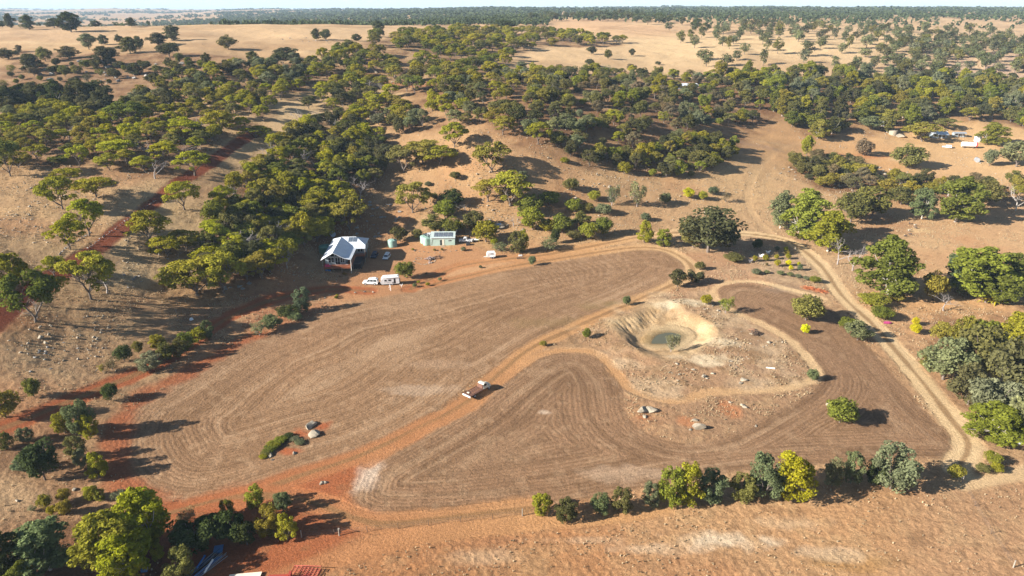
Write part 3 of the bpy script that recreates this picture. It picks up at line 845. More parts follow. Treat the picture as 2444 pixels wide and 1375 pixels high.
# ---------------------------------------------------------------- trees read off the photograph one by one
# kind, x, foot, top, width (photo pixels), colour, label[, group]
G_ROW = 'planted trees in the row along the lower paddock'
TR = [
 # row along the lower paddock, from its left end
 ('sapling',1294,1228,1170,48,'yg','yellow-green tree at the left end of the row along the lower paddock',G_ROW),
 ('sapling',1351,1243,1186,54,'dol','dark lobed tree, second from the left in the lower paddock row',G_ROW),
 ('sapling',1430,1222,1176,50,'bg','blue-green round tree, third from the left in the lower paddock row',G_ROW),
 ('sapling',1482,1222,1162,50,'ol','dull olive tree, fourth from the left in the lower paddock row',G_ROW),
 ('sapling',1553,1208,1147,42,'gg','narrow grey-green tree left of the first tall yellow-green tree in the row',G_ROW),
 ('sapling',1598,1206,1110,66,'bgr','bright green tree left of the tallest pair in the lower row',G_ROW),
 ('sapling',1642,1202,1098,70,'yg','tall yellow-green tree in the middle of the lower paddock row',G_ROW),
 ('sapling',1694,1192,1118,74,'bg','blue-green tree right of the tall yellow-green one mid-row',G_ROW),
 ('sapling',1768,1195,1132,62,'ol','small olive tree crowding the left of a blue-green tree in the row',G_ROW),
 ('sapling',1818,1188,1085,88,'bg','broad blue-green tree left of the brightest yellow tree in the row',G_ROW),
 ('sapling',1890,1196,1076,94,'y','brightest yellow-green tree, the tallest of the lower paddock row',G_ROW),
 ('sapling',1985,1160,1090,48,'gg','silvery blue-green tree, third from the right in the lower row',G_ROW),
 ('sapling',2030,1155,1073,50,'bg','slim blue-green tree, second from the right in the lower row',G_ROW),
 ('sapling',2082,1156,1096,44,'dg','small dark tree tucked against the last tree of the row',G_ROW),
 ('sapling',2125,1166,1060,98,'gg','large grey-green tree at the right end of the lower paddock row',G_ROW),
 ('bush',2004,1008,950,74,'g','lone bright green bush beside a pale rock in the curving stubble'),
 ('bush',2278,1141,1108,38,'yo','olive-yellow bush beside the white post near the road fork'),
 ('bush',2368,1108,1078,38,'bgr','rounded green bush at the right road fork'),
 ('bush',2345,1126,1106,34,'ol','low olive bush right of the road fork, left of a pair'),
 ('bush',2377,1126,1103,28,'yg','small yellow-green bush below the green bush at the fork'),
 # right edge clump
 ('gum',2376,1052,962,128,'bgr','bright green tree at the lower end of the right-hand thicket'),
 ('scrub',2250,905,800,112,'gg','grey-green tree at the left tip of the right-hand thicket'),
 ('scrub',2330,905,775,130,'ol','tall olive tree in the middle of the right-hand thicket'),
 ('scrub',2420,965,808,140,'dol','dark olive tree at the photo edge in the right-hand thicket'),
 ('scrub',2310,965,868,104,'dol','dull green tree low in the right-hand thicket beside the road'),
 ('gum',2412,862,742,120,'yg','yellow-flowering tree at the top of the right-hand thicket'),
 ('scrub',2290,835,752,62,'yo','thin yellowish tree at the top left of the right-hand thicket'),
 ('scrub',2362,1000,905,104,'gg','grey-green tree above the bright tree in the right-hand thicket'),
 ('scrub',2450,1050,935,100,'gg','grey-green tree cut by the photo edge beside the bright tree'),
 ('scrub',2345,845,760,90,'g','green tree high in the right-hand thicket below the palms'),
 ('scrub',2225,880,842,60,'ol','low olive tree at the road side of the right-hand thicket'),
 ('scrub',2240,815,770,44,'yo','sparse pale tree left of the right-hand thicket beside the lime shrub'),
 # lone shrubs between the right road and the dam
 ('bush',1923,764,704,78,'ol','big round olive bush standing in the stubble left of the right road'),
 ('bush',1920,796,773,21,'yel','small yellow bush below the big round olive bush'),
 ('bush',2021,790,757,42,'g','bright green bush touching a grey-green tree by the right road'),
 ('scrub',2046,812,765,60,'gg','grey-green low tree right of the bright green bush by the road'),
 ('bush',2184,796,772,27,'lime','lime-yellow bush right of the road, the lower of two lobes'),
 ('bush',2184,776,757,18,'lime','lime-yellow bush top right of the road, the upper of two lobes'),
 ('bush',2083,729,697,68,'bgr','long low green shrub at the foot of the big roadside gum'),
 ('bush',2104,759,731,54,'g','low green bush above the magenta sheet by the road'),
 ('wisp',1602,832,792,38,'gg','grey-green tree standing in the edge of the dam water'),
 ('bush',1495,730,706,20,'bg','small blue-green bush at the field edge above the dam'),
 ('bush',1684,728,703,27,'yg','round yellow-green bush on the far bank of the dam'),
 ('wisp',1731,748,707,36,'bgr','open-crowned green tree on the far right bank of the dam'),
 ('bush',1400,808,782,21,'g','small dark-green bush left of the dam'),
 ('bush',1297,826,813,18,'yo','tiny olive bush beside the track left of the dam'),
 ('bush',1938,908,880,28,'bg','small blue-green bush at the right corner of the dam track'),
 ('scrub',1617,684,641,42,'dol','left of two dark round trees at the right end of the upper field'),
 ('scrub',1658,676,645,40,'dol','right of two dark round trees at the right end of the upper field'),
 ('bush',1670,644,624,25,'ol','small olive bush behind the two dark round trees'),
 ('scrub',1690,602,490,138,'dol','big dark spreading tree above the orchard'),
 ('scrub',1655,590,520,70,'ol','olive tree joined to the left of the big dark spreading tree'),
 ('bush',1750,625,602,46,'ol','olive bush under the right side of the big dark tree'),
 ('sapling',1538,580,528,42,'yg','left of a pair of green trees at the top of the upper field'),
 ('sapling',1583,588,545,36,'bgr','right of a pair of green trees at the top of the upper field'),
 ('bush',1807,595,570,26,'dg','dark bush in the big dark tree\'s shadow'),
 ('bush',1270,633,611,20,'bg','lone blue-grey bush at the upper field edge right of the white trailer'),
 ('bush',969,664,624,46,'g','neat round tree beside the white caravan'),
 # around the yard and shed
 ('sapling',1233,604,552,40,'ol','tall olive tree right of the white trailer'),
 ('sapling',1248,600,548,26,'yg','yellow-topped tree behind the tall olive tree by the white trailer'),
 ('bush',1180,586,568,20,'y','lime-yellow bush above the white trailer'),
 ('wisp',1195,600,580,44,'gg','pale grey bush just behind the white trailer'),
 ('scrub',1160,577,530,62,'yg','bright olive tree right of the shed'),
 ('scrub',1128,545,503,54,'ol','round olive tree up behind the shed\'s right end'),
 ('scrub',1080,558,520,58,'g','green tree directly behind the shed'),
 ('scrub',1040,556,510,60,'ol','olive tree behind the left end of the shed'),
 ('scrub',1062,520,476,52,'bgr','green tree upslope behind the shed'),
 ('scrub',1078,492,450,58,'dg','dark green tree high up behind the shed'),
 ('wattle',985,508,433,88,'yo','dark flat-topped tree up the slope between house and shed'),
 ('bush',955,577,541,38,'dol','dark bush right of the lone green tank'),
 ('bush',996,571,546,28,'ol','olive bush between the lone tank and the shed tanks'),
 ('bush',943,560,540,24,'ol','low olive bush behind the lone green tank'),
 ('wattle',1218,492,408,112,'yg','large yellow flat-topped tree on the slope above the shed'),
 ('wattle',1165,482,426,70,'yo','flat-topped tree left of the large yellow one above the shed'),
 ('scrub',1262,512,462,66,'g','green tree at the left of the bushy cluster above the yard'),
 ('scrub',1272,548,492,62,'bgr','tall green tree in the bushy cluster above the yard'),
 ('bush',1312,488,456,54,'g','twin-topped green bush at the top of the cluster above the yard'),
 ('bush',1370,506,474,42,'bgr','round bush upper middle of the cluster above the yard'),
 ('bush',1401,506,484,34,'ol','olive bush right of the round bush in the cluster'),
 ('bush',1440,512,486,40,'gg','grey-green bush at the upper right of the cluster'),
 ('scrub',1342,556,508,54,'g','green tree at the centre of the bushy cluster'),
 ('scrub',1388,542,504,46,'ol','olive tree right of centre of the bushy cluster'),
 ('bush',1406,570,530,50,'bgr','bright bush at the front of the bushy cluster'),
 ('bush',1441,562,518,40,'g','green bush at the right end of the bushy cluster'),
 ('bush',1306,552,522,40,'yg','yellow-green bush left of the cluster centre'),
 ('wisp',1312,597,564,44,'gg','sparse pale bush at the lower left of the cluster'),
 ('bush',1370,572,550,34,'ol','low olive bush at the lower middle of the cluster'),
 ('bush',1325,582,545,22,'dg','narrow dark bush left of the front of the cluster'),
 ('bush',1363,457,425,38,'ol','lone round bush on the open slope above the cluster'),
 ('bush',1418,480,455,32,'yg','yellowish bush between the lone round bush and the cluster'),
 ('wisp',1460,492,440,36,'gg','upright blue-grey tree right of the lone round bush'),
 ('wisp',1520,494,430,44,'gg','taller blue-grey tree on the open slope'),
 ('bush',1587,487,460,28,'bg','blue-green bush right of the taller blue-grey tree'),
 ('bush',1541,527,508,24,'bg','tiny blue-green bush below the two blue-grey trees'),
 ('bush',1643,472,447,28,'lime','lime bush, left of four on the bare slope'),
 ('bush',1677,476,456,24,'yg','yellow-green bush, second of four on the bare slope'),
 ('bush',1702,464,445,26,'bg','blue-green bush, third of four on the bare slope'),
 ('wisp',1732,482,457,26,'br','brownish bush, last of four on the bare slope'),
 ('bush',1490,414,386,36,'yg','round yellow-green bush below the central woodland'),
 ('bush',865,430,408,26,'bg','lone blue-green bush on the slope above the house'),
 ('wattle',1175,412,336,94,'yo','big spreading flat-topped tree alone on the central slope'),
 ('wattle',1010,392,332,100,'yo','wide flat-topped tree left of the big lone one on the central slope'),
 ('wattle',965,412,345,80,'ol','leaning flat-topped tree below a wide one on the central slope'),
 ('wattle',1050,395,345,84,'yg','flat-topped tree linking the wide one and the lone one'),
 ('wattle',1085,352,290,70,'yg','flat-topped tree up the slope above the big lone one'),
 ('wattle',1285,345,290,62,'yg','many-stemmed flat-topped tree at mid slope'),
 ('wattle',1200,320,275,66,'yo','flat-topped tree behind the many-stemmed ones'),
 ('scrub',1925,372,323,30,'bgr','small pale green tree alone on the red bare ground'),
 ('scrub',2062,370,330,44,'br','brownish tree right of the small pale one on bare ground'),
 ('scrub',2165,400,342,76,'ol','leaning olive tree below the far homestead'),
 ('bush',2360,398,356,32,'gg','grey bush right of the silver tank'),
 ('scrub',2425,400,335,80,'gg','grey-green tree at the right edge near the silver tank'),
 ('gum',2362,348,291,66,'bgr','dense bright tree beside the far homestead\'s caravan'),
 ('wattle',2200,336,290,90,'yo','wide tree in front of the far homestead roof'),
 ('wattle',2260,312,282,60,'ol','olive tree behind the far homestead roof'),
 # creek gums on the right
 ('gum',1862,545,455,70,'gg','grey-green gum at the left end of the creek gums'),
 ('gum',1915,572,448,110,'bgr','bright green gum with a white trunk by the road bend'),
 ('gum',1975,600,500,104,'yg','rounded yellow-green gum below the white-trunked one'),
 ('scrub',2030,530,460,80,'ol','dull olive tree right of the bright creek gums'),
 ('scrub',2080,520,442,90,'ol','brown-olive tree above the creek paddock'),
 ('gum',2200,522,448,60,'bg','pale-stemmed blue-green gum at the paddock\'s top edge'),
 ('gum',2280,530,420,112,'g','tall bright gum with twin pale stems at the paddock edge'),
 ('scrub',2345,490,430,84,'ol','olive tree behind the dead white tree'),
 ('scrub',2150,488,445,64,'ol','olive tree in the line along the paddock\'s top'),
 ('gum',2118,702,562,142,'g','big gum standing between the right road and the creek'),
 ('gum',2330,702,585,150,'bgr','huge rounded gum beside the creek, its left half'),
 ('gum',2405,695,600,110,'g','huge rounded gum beside the creek, its right half'),
 ('gum',2290,690,600,90,'bg','blue-green gum on the left flank of the huge rounded gum'),
 ('scrub',2225,716,650,56,'yo','yellow-tipped tree between the big gum and the huge gum'),
 ('gum',2385,720,655,90,'g','low green gum in front of the huge rounded gum'),
 ('gum',2150,700,650,56,'g','smaller gum leaning right of the big roadside gum'),
 ('bush',2140,718,698,34,'yo','low olive shrub under the big roadside gum'),
 # left row below the ridge
 ('bush',298,862,823,40,'dg','dark round tree at the left end of the row above the red track'),
 ('bush',331,843,812,26,'ol','small tree right of the dark round one above the red track'),
 ('sapling',360,882,838,58,'gg','grey-green tree in front of the row above the red track'),
 ('sapling',380,832,797,38,'yg','yellow-green tree, upper left of the row above the red track'),
 ('sapling',400,858,815,38,'ol','olive tree at the middle of the row above the red track'),
 ('sapling',430,850,805,38,'ol','second olive tree mid-row above the red track'),
 ('sapling',447,832,790,40,'g','green tree right of the olive pair above the red track'),
 ('sapling',474,815,780,34,'yg','yellow-green tree near the right end of that row'),
 ('sapling',497,808,765,30,'bg','blue-green tree at the right end of the row above the red track'),
 ('wisp',268,882,856,28,'br','thin brown shrub left of the row above the red track'),
 ('wisp',245,888,868,18,'yo','tiny thin shrub at the far left of that row'),
 ('sapling',722,744,686,44,'bg','tall blue-green tree left of the field\'s upper edge near the house'),
 ('bush',690,754,728,60,'dg','dark green shrub mound left of the tall blue-green tree'),
 ('bush',650,785,752,50,'bg','blue-green shrub down the row from the dark mound'),
 ('wisp',620,800,768,40,'gg','thin grey shrub at the lower end of that shrub row'),
 ('bush',705,765,745,34,'bg','small blue-green shrub in front of the dark mound'),
 # lower left
 ('bush',266,955,915,38,'dg','dark round bush beside the red track at the left'),
 ('bush',82,948,902,36,'g','green bush above the red track at far left'),
 ('scrub',14,995,925,68,'yo','yellow-topped tree at the left photo edge by the red track'),
 ('sapling',155,1032,982,46,'yg','yellow-green sapling at the left of the thicket below the red track'),
 ('sapling',200,1042,950,62,'bg','tall blue-green sapling in the thicket below the red track'),
 ('sapling',216,1048,985,44,'yg','light green sapling right of the tall blue-green one'),
 ('sapling',62,1052,1018,38,'gg','round grey sapling below the red track'),
 ('sapling',18,1072,1026,38,'ol','olive sapling at the left photo edge below the red track'),
 ('scrub',108,1145,1055,74,'dg','dark leaning tree on the shaded bank at left'),
 ('sapling',60,1120,1085,50,'bg','blue-green shrubby tree behind the dark leaning one'),
 ('sapling',186,1095,1035,46,'ol','olive sapling mid-bank at left'),
 ('sapling',198,1115,1070,34,'gg','pale sapling in front of the olive one mid-bank'),
 ('sapling',236,1142,1080,48,'yg','yellow-green sapling at the edge of the big field\'s left end'),
 ('bush',110,1212,1180,34,'yo','left of four round golden-green bushes on the pale bank'),
 ('bush',156,1198,1164,30,'yo','uppermost of four round golden-green bushes on the pale bank'),
 ('bush',157,1228,1194,34,'yo','lower right of four round golden-green bushes on the pale bank'),
 ('bush',126,1228,1206,22,'yg','smallest of four round golden-green bushes on the pale bank'),
 ('wisp',80,1220,1204,20,'gg','tiny grey-green bush left of the golden-green bushes'),
 ('sapling',222,1192,1156,36,'yg','yellow-green sapling above the biggest tree at lower left'),
 ('sapling',240,1195,1165,26,'bgr','small bright sapling beside it above the biggest tree'),
 ('wisp',284,1192,1168,36,'gg','grey shrub at the edge of the red ground above the biggest tree'),
 ('gum',350,1310,1160,140,'y','biggest yellow-green tree at the lower left, its upper half'),
 ('gum',262,1360,1215,150,'yg','pale yellow-green tree left of the biggest one at lower left'),
 ('gum',300,1385,1265,120,'y','golden tree at the bottom edge below the biggest one'),
 ('gum',120,1360,1240,140,'bg','blue-green tree at the lower left'),
 ('gum',14,1385,1256,90,'dg','dark tree in the bottom left corner'),
 ('gum',62,1410,1335,70,'g','green tree at the bottom edge in the left corner'),
 ('sapling',432,1385,1308,72,'ol','olive tree at the bottom beside the pile of blue pipes'),
 ('sapling',334,1352,1312,46,'yg','small yellow-green tree under the biggest tree at lower left'),
 ('sapling',380,1335,1296,32,'y','bright tuft of a tree right of the biggest tree\'s trunk'),
 ('scrub',470,1310,1235,110,'dg','dark shaded tree right of the biggest tree at lower left'),
 ('scrub',555,1290,1215,80,'dg','dark tree in shade above the pile of blue pipes'),
 ('sapling',545,1236,1188,34,'g','small green tree at the edge of the red ground'),
 ('sapling',612,1212,1155,46,'bgr','bright lollipop tree on the red ground'),
 ('sapling',677,1222,1170,40,'bg','blue-green lollipop tree on the red ground'),
 ('sapling',640,1276,1205,62,'yo','golden-brown lobed tree beside the red track junction'),
 ('sapling',686,1288,1226,50,'yg','yellow-green tree right of the golden-brown lobed one'),
 ('scrub',590,1300,1245,60,'dg','shadowed tree left of the golden-brown lobed one'),
 ('wisp',445,1250,1215,50,'br','brown half-bare shrub on the edge of the red ground'),
 # ridge, near end
 ('wattle',168,594,520,84,'y','bright flat-topped tree at the foot of the stone-edged bank, left one'),
 ('wattle',213,562,472,84,'y','bright flat-topped tree right of its twin above the stone-edged bank'),
 ('wattle',360,584,500,100,'yg','flat-topped tree right of the red hillside track'),
 ('wattle',440,500,430,84,'yg','flat-topped tree astride the upper part of the red track'),
 ('wattle',218,714,600,124,'yg','leaning half-bare tree at the near end of the ridge'),
 ('wattle',85,770,640,130,'g','dark-shadowed spreading tree at the left end of the ridge'),
 ('wattle',28,720,600,96,'yg','flat-topped tree at the left photo edge on the ridge'),
 ('wattle',130,655,610,64,'yg','flat-topped tree behind the dark-shadowed one'),
 ('wattle',470,704,612,150,'yg','broad flat-topped tree in the dense clump left of the house'),
 ('wattle',420,688,630,80,'yo','tree at the left of the dense clump left of the house'),
 ('wattle',535,700,598,110,'yg','tree at the right of the dense clump left of the house'),
 ('wattle',590,668,614,72,'yo','tree between the dense clump and the house'),
 ('wattle',645,650,590,84,'yg','tall many-lobed tree left of the house'),
 ('scrub',690,606,552,58,'g','green tree right behind the house\'s left side'),
 ('scrub',722,575,505,60,'yg','yellow-green tree above the dark green tank'),
 ('wattle',400,612,560,84,'yg','tree on the crest above the dense clump'),
 ('wattle',445,600,545,80,'yo','golden tree on the crest right of its neighbour'),
 ('wattle',835,548,470,96,'yo','large tree above the house roof'),
 ('wattle',760,520,455,90,'yg','tree on the slope up left of the large one above the house'),
 ('scrub',660,500,440,64,'yo','golden-crowned tree in the dark slope scrub'),
 ('wattle',150,500,420,96,'yg','upper tree of the group on the sunlit bank at left'),
 ('wattle',160,440,400,80,'yg','flat-topped tree above the group on the sunlit bank'),
 ('wattle',230,470,420,90,'yg','spreading tree right of the group on the sunlit bank'),
 ('wattle',25,420,330,80,'g','tall tree at the left photo edge above the sunlit bank'),
 ('scrub',140,390,370,46,'g','small bushy tree on the pale open slope at left'),
 ('wattle',285,378,330,90,'y','bright flat-topped tree in the middle of the left slope'),
 ('wattle',390,385,340,70,'y','bright flat-topped tree left of the upper red track'),
 ('wattle',465,420,358,84,'y','yellow flat-topped tree over the red track'),
 ('wattle',530,322,262,84,'yg','wide flat-topped tree with pale trunk near the crest'),
 ('wattle',440,330,285,90,'y','golden tree left of the wide pale-trunked one'),
 ('wattle',610,330,300,80,'yg','flat-topped tree on the crest by the pale ground'),
 ('wattle',305,305,240,92,'g','dense dark flat-topped tree on the left slope'),
 ('scrub',178,294,253,52,'y','bright yellow rounded tree at the edge of the dark creek trees'),
 # dark creek trees on the left
 ('gum',20,268,205,72,'dg','dark tree at the left photo edge in the creek grove'),
 ('gum',92,262,195,70,'dol','dark olive tree in the creek grove, left part'),
 ('gum',140,262,190,64,'dg','tall dark tree in the middle of the creek grove'),
 ('gum',190,262,186,70,'dol','tallest dark tree of the creek grove'),
 ('gum',235,250,192,70,'dg','dark tree at the right end of the creek grove'),
 ('gum',252,268,208,62,'dol','ragged dark tree in front of the creek grove\'s right end'),
 ('gum',55,245,200,60,'dg','dark tree behind the left part of the creek grove'),
 ('wattle',125,285,234,62,'yg','pale flat-topped tree in front of the creek grove'),
 ('scrub',312,256,222,40,'gg','grey tree right of the creek grove'),
 ('scrub',336,254,214,40,'gg','taller grey tree right of the creek grove'),
]
PADDOCK = 'scattered trees on the rocky paddock edge at upper left'
ORD = ['first', 'second', 'third', 'fourth', 'fifth', 'sixth', 'seventh', 'eighth', 'ninth', 'tenth', 'eleventh', 'twelfth', 'thirteenth', 'fourteenth', 'fifteenth', 'sixteenth', 'seventeenth', 'eighteenth', 'nineteenth', 'twentieth', 'twenty-first', 'twenty-second', 'twenty-third', 'twenty-fourth', 'twenty-fifth', 'twenty-sixth', 'twenty-seventh', 'twenty-eighth']
for i, (a, b, c, w, cl) in enumerate(sorted([(213,118,80,40,'gg'),(247,108,83,26,'fg'),(285,104,82,20,'dol'),(312,130,88,50,'ol'),(335,125,86,22,'fg'),(378,110,78,50,'dol'),(413,100,60,45,'fg'),(405,138,102,54,'dol'),(545,118,84,44,'ol'),
     (252,162,110,64,'dol'),(78,175,128,60,'dol'),(145,178,155,50,'dg'),(320,180,150,42,'dol'),(110,150,112,36,'ol'),(165,142,110,50,'br'),(20,140,115,52,'dol'),(45,123,107,18,'br'),(420,172,145,32,'ol'),(550,178,145,56,'ol'),(603,150,122,32,'ol'),(682,145,113,66,'fg'),(620,162,137,52,'ol'),(358,197,178,32,'dol'),
     (755,95,68,28,'fg'),(778,97,70,28,'fg'),(850,98,81,26,'fg'),(903,90,50,34,'fg'),(1203,72,47,52,'dg')])):
    TR.append(('gum' if i % 3 else 'scrub', a, b, c, w, cl, f'{ORD[i]} tree from the left scattered on the upper left paddock\'s rocky edge', PADDOCK))
SKYL = 'gums standing against the far hills on the left skyline'
for (a, b, c, w, cl, lb) in [(25,66,32,26,'fg','leftmost upright gum on the left paddock skyline'),(6,64,50,18,'dg','low dark tree at the photo edge on the left skyline'),(69,70,35,34,'fg','loose-crowned gum, second from left on the skyline'),(170,77,29,56,'dg','biggest gum on the left skyline, with two stems'),(130,66,43,38,'fg','rounded trees left of the biggest skyline gum'),(228,63,49,26,'fg','low rounded tree right of the biggest skyline gum'),(315,66,42,26,'dg','lone round gum on the left skyline')]:
    TR.append(('gum', a, b, c, w, cl, lb, SKYL))
for t in TR:
    plant(*t)
for (a, b, c, w, lb) in [(1998,632,560,56,'grey leafless tree, left of the bare pair by the road'),(2034,646,575,60,'grey leafless tree, right of the bare pair by the road'),(2252,742,690,70,'bushy grey dead shrub tree beside the creek'),(2424,503,440,60,'white dead tree at the right photo edge'),(1178,168,150,30,'tall bare dead tree in the far paddock'),(90,760,715,40,'dead bare tree at the left end of the ridge'),(255,700,620,90,'bare branches of the half-dead tree on the ridge end'),(1905,555,530,30,'white forked dead tree by the road bend'),(1225,540,512,40,'grey dead bush on the rocks above the yard'),(1110,505,485,44,'grey dead bush on the slope behind the shed'),(560,480,440,50,'grey dead tree in the dark slope scrub')]:
    o = plant('dead', a, b, c, w, 'g', lb)
    if 'white' in lb:
        me = o.data.copy(); me.materials.clear(); me.materials.append(M['pale_bark']); o.data = me

# ---------------------------------------------------------------- woodland filled in between
def fill(poly, spacing, kinds, hrange, wrange, cols, label, group, seed, cap=400, avoid_track=True, jitter=.85, nm=None, nms=None, grow=1.22):
    P = at_many(poly)
    xs = [p[0] for p in P]; ys = [p[1] for p in P]
    rs = random.Random(seed)
    recs = []
    n = 0
    nc = cap * 14
    CXs = np.array([rs.uniform(min(xs), max(xs)) for _ in range(nc)]); CYs = np.array([rs.uniform(min(ys), max(ys)) for _ in range(nc)])
    keep = inside(CXs, CYs, P) & (np.abs(CXs) < .80 * (CYs + 40))
    if avoid_track:
        for T in (T_RIDGE, T_UP, T_RIGHT):
            keep &= seg_dist(CXs, CYs, T[::3] + T[-1:]) > 4.5
    TA = [t_ for t_ in TREES if min(xs) - 20 < t_[0] < max(xs) + 20 and min(ys) - 20 < t_[1] < max(ys) + 20]
    for X, Y in zip(CXs[keep].tolist(), CYs[keep].tolist()):
        lim = (spacing * jitter * rs.uniform(.75, 1.2)) ** 2
        if any((a - X) ** 2 + (b - Y) ** 2 < lim for (a, b, r) in TA):
            continue
        k = rs.choices([a for a, _ in kinds], [b for _, b in kinds])[0]
        h = rs.uniform(*hrange); w = rs.uniform(*wrange)
        if k == 'bush':
            h *= .5; w *= .55
        if k == 'gum':
            h *= 1.35
        c = rs.choice(cols)
        recs.append((k, X, Y, w * grow, h * (.4 + .6 * grow), c))
        TREES.append((X, Y, w / 2)); TA.append((X, Y, w / 2))
        n += 1
        if n >= cap:
            break
    # say where in its wood each one stands
    X_ = np.array([r[1] / (r[2] + 1) for r in recs]); Y_ = np.array([r[2] for r in recs]); H_ = np.array([r[4] for r in recs])
    qx = np.quantile(X_, (.25, .5, .75)) if n > 3 else (0, 0, 0); qy = np.quantile(Y_, (.33, .66)) if n > 3 else (0, 0); qh = np.quantile(H_, (.33, .67)) if n > 3 else (0, 0)
    for (k, X, Y, w, h, c) in recs:
        sx = ('left', 'left-middle', 'right-middle', 'right')[int(np.searchsorted(qx, X / (Y + 1)))]
        sy = ('near', 'middle', 'far')[int(np.searchsorted(qy, Y))]
        sh = ('small ', '', 'tall ')[int(np.searchsorted(qh, h))]
        desc = {'wattle': 'flat-topped tree', 'scrub': 'rounded tree', 'gum': 'gum tree', 'bush': 'bush', 'wisp': 'thin shrub', 'dead': 'leafless tree', 'far': 'tree', 'sapling': 'young tree'}[k]
        tone = {'y': 'golden', 'yg': 'yellow-green', 'g': 'green', 'dg': 'dark green', 'ol': 'olive', 'dol': 'dark olive', 'gg': 'grey-green', 'bg': 'blue-green', 'br': 'brownish', 'yo': 'olive-gold', 'fg': 'grey-olive', 'bgr': 'bright green'}[c]
        if k in ('dead', 'wisp'):
            tone = 'grey'
        where = f'{sy} {sx}' if sy != 'middle' else sx
        plant_at(k, X, Y, w, h, c, f'{sh}{tone} {desc}, {where} of {label}', f'{NAME[k].replace("_", " ")}s of {label}', name=(nm if k == 'wattle' else nms if k == 'scrub' else None))
        TREES.pop()
    return n
YG = ['yg', 'yg', 'yo', 'y', 'ol']
fill([(520,690),(470,610),(500,530),(590,430),(690,330),(760,290),(900,320),(930,400),(900,450),(860,500),(800,560),(740,600),(700,640),(600,690)], 6.2, [('wattle', 5), ('scrub', 4), ('dead', .6), ('wisp', .5)], (4.8, 8), (5, 8.5), YG + ['dol', 'dol', 'g'], 'the scrub above the house', '', 1, 150)
fill([(0,300),(300,285),(560,245),(740,195),(640,285),(520,355),(400,430),(300,420),(130,400),(0,400)], 8.6, [('wattle', 8), ('scrub', 2), ('dead', .3)], (5.5, 8), (7, 10), YG, 'the woodland beside the red hillside track', '', 2, 95, grow=1.05)
fill([(0,300),(0,250),(280,255),(380,200),(560,165),(760,150),(740,200),(560,240),(300,280)], 8.0, [('wattle', 5), ('scrub', 3), ('gum', 1)], (5.5, 8.5), (6.5, 9.5), ['yg', 'ol', 'gg', 'dol', 'yo'], 'the valley wood below the upper left paddock', '', 3, 80, nm='upper_wattle_tree', grow=1.08)  # flat-topped ones are the same wattles, only under a separate object name
fill([(0,180),(150,160),(500,150),(640,165),(400,205),(200,200),(0,230)], 12, [('scrub', 3), ('bush', 3), ('wisp', 1)], (3.5, 6), (4, 6.5), ['dol', 'ol', 'br', 'g'], 'the rocky strip below the upper left paddock', '', 4, 40)
fill([(650,215),(800,135),(950,88),(1100,72),(1300,84),(1420,92),(1500,102),(1470,112),(1300,110),(1230,130),(1200,170),(1100,225),(1000,240),(900,215),(780,215)], 7.2, [('wattle', 7), ('scrub', 2)], (6, 9), (7.5, 10.5), ['yg', 'yg', 'yo', 'ol', 'g'], 'the forest crowning the hilltop', '', 5, 230, nm='upper_wattle_tree')  # hilltop flat-topped trees are plain wattles with their own object name
fill([(900,300),(1000,240),(1220,180),(1330,175),(1330,360),(1240,350),(1150,330),(1050,310),(920,340)], 7.6, [('wattle', 5), ('scrub', 4), ('wisp', .8), ('bush', 1)], (5, 8), (5.5, 8.5), ['yg', 'ol', 'yo', 'gg', 'dol'], 'the central slope woodland', '', 6, 95, nms='slope_scrub_tree')  # rounded ones are ordinary scrub trees, named apart for these slope woods
fill([(1330,175),(1500,170),(1750,195),(1830,230),(1850,280),(1720,300),(1650,340),(1500,370),(1330,370)], 6.9, [('scrub', 6), ('wattle', 3), ('bush', 1.5), ('wisp', 1), ('gum', .7)], (4.8, 7.5), (5.5, 8), ['ol', 'dol', 'ol', 'yg', 'gg', 'br', 'bgr'], 'the mixed wood behind the open slope', '', 7, 175, nms='slope_scrub_tree')  # scrub trees again, same shapes under the slope woods' object name
fill([(1330,370),(1500,375),(1650,340),(1750,350),(1740,400),(1660,425),(1560,420),(1450,400),(1340,395)], 5.8, [('scrub', 6), ('bush', 3), ('wattle', 2), ('wisp', .7)], (4, 7), (4.5, 7), ['ol', 'dol', 'yg', 'yo', 'bgr'], 'the mixed wood\'s lower edge', '', 8, 80, nms='slope_scrub_tree')  # rounded trees are the same scrub trees, named as in the wood above
fill([(1640,195),(1860,185),(2100,185),(2300,195),(2500,205),(2500,320),(2400,300),(2250,290),(2100,320),(1950,330),(1850,285)], 9.0, [('gum', 4), ('scrub', 5), ('wattle', 3)], (6, 9.5), (7, 11), ['ol', 'g', 'yg', 'gg', 'bgr', 'dol', 'yo'], 'the wood behind the far homestead', '', 9, 190)
fill([(1880,400),(2000,390),(2080,430),(2250,440),(2444,440),(2444,480),(2300,470),(2100,470),(1960,450)], 7.5, [('scrub', 6), ('wattle', 2), ('bush', 1), ('dead', .6)], (4.5, 7), (5.5, 8), ['ol', 'dol', 'yo', 'br'], 'the stony rise above the creek paddock', '', 10, 40)
fill([(1880,395),(1960,370),(2060,400),(2100,440),(1980,440)], 5.5, [('scrub', 5), ('bush', 1)], (4, 6), (5, 7), ['ol', 'dol', 'br'], 'the dense clump on the stony rise', '', 11, 16)
fill([(900,470),(960,440),(1250,430),(1330,450),(1300,500),(1150,520),(1000,540),(920,540)], 14, [('bush', 3), ('wisp', 2), ('scrub', 2)], (3, 5), (3.5, 5.5), ['ol', 'yg', 'gg', 'g'], 'the stony slope above the shed', '', 12, 14)
fill([(1130,130),(1560,120),(1640,190),(1450,165),(1250,170)], 40, [('scrub', 2), ('bush', 1)], (4, 7), (5, 7.5), ['fg', 'dol', 'ol'], 'the middle paddock behind the hill', '', 13, 9)
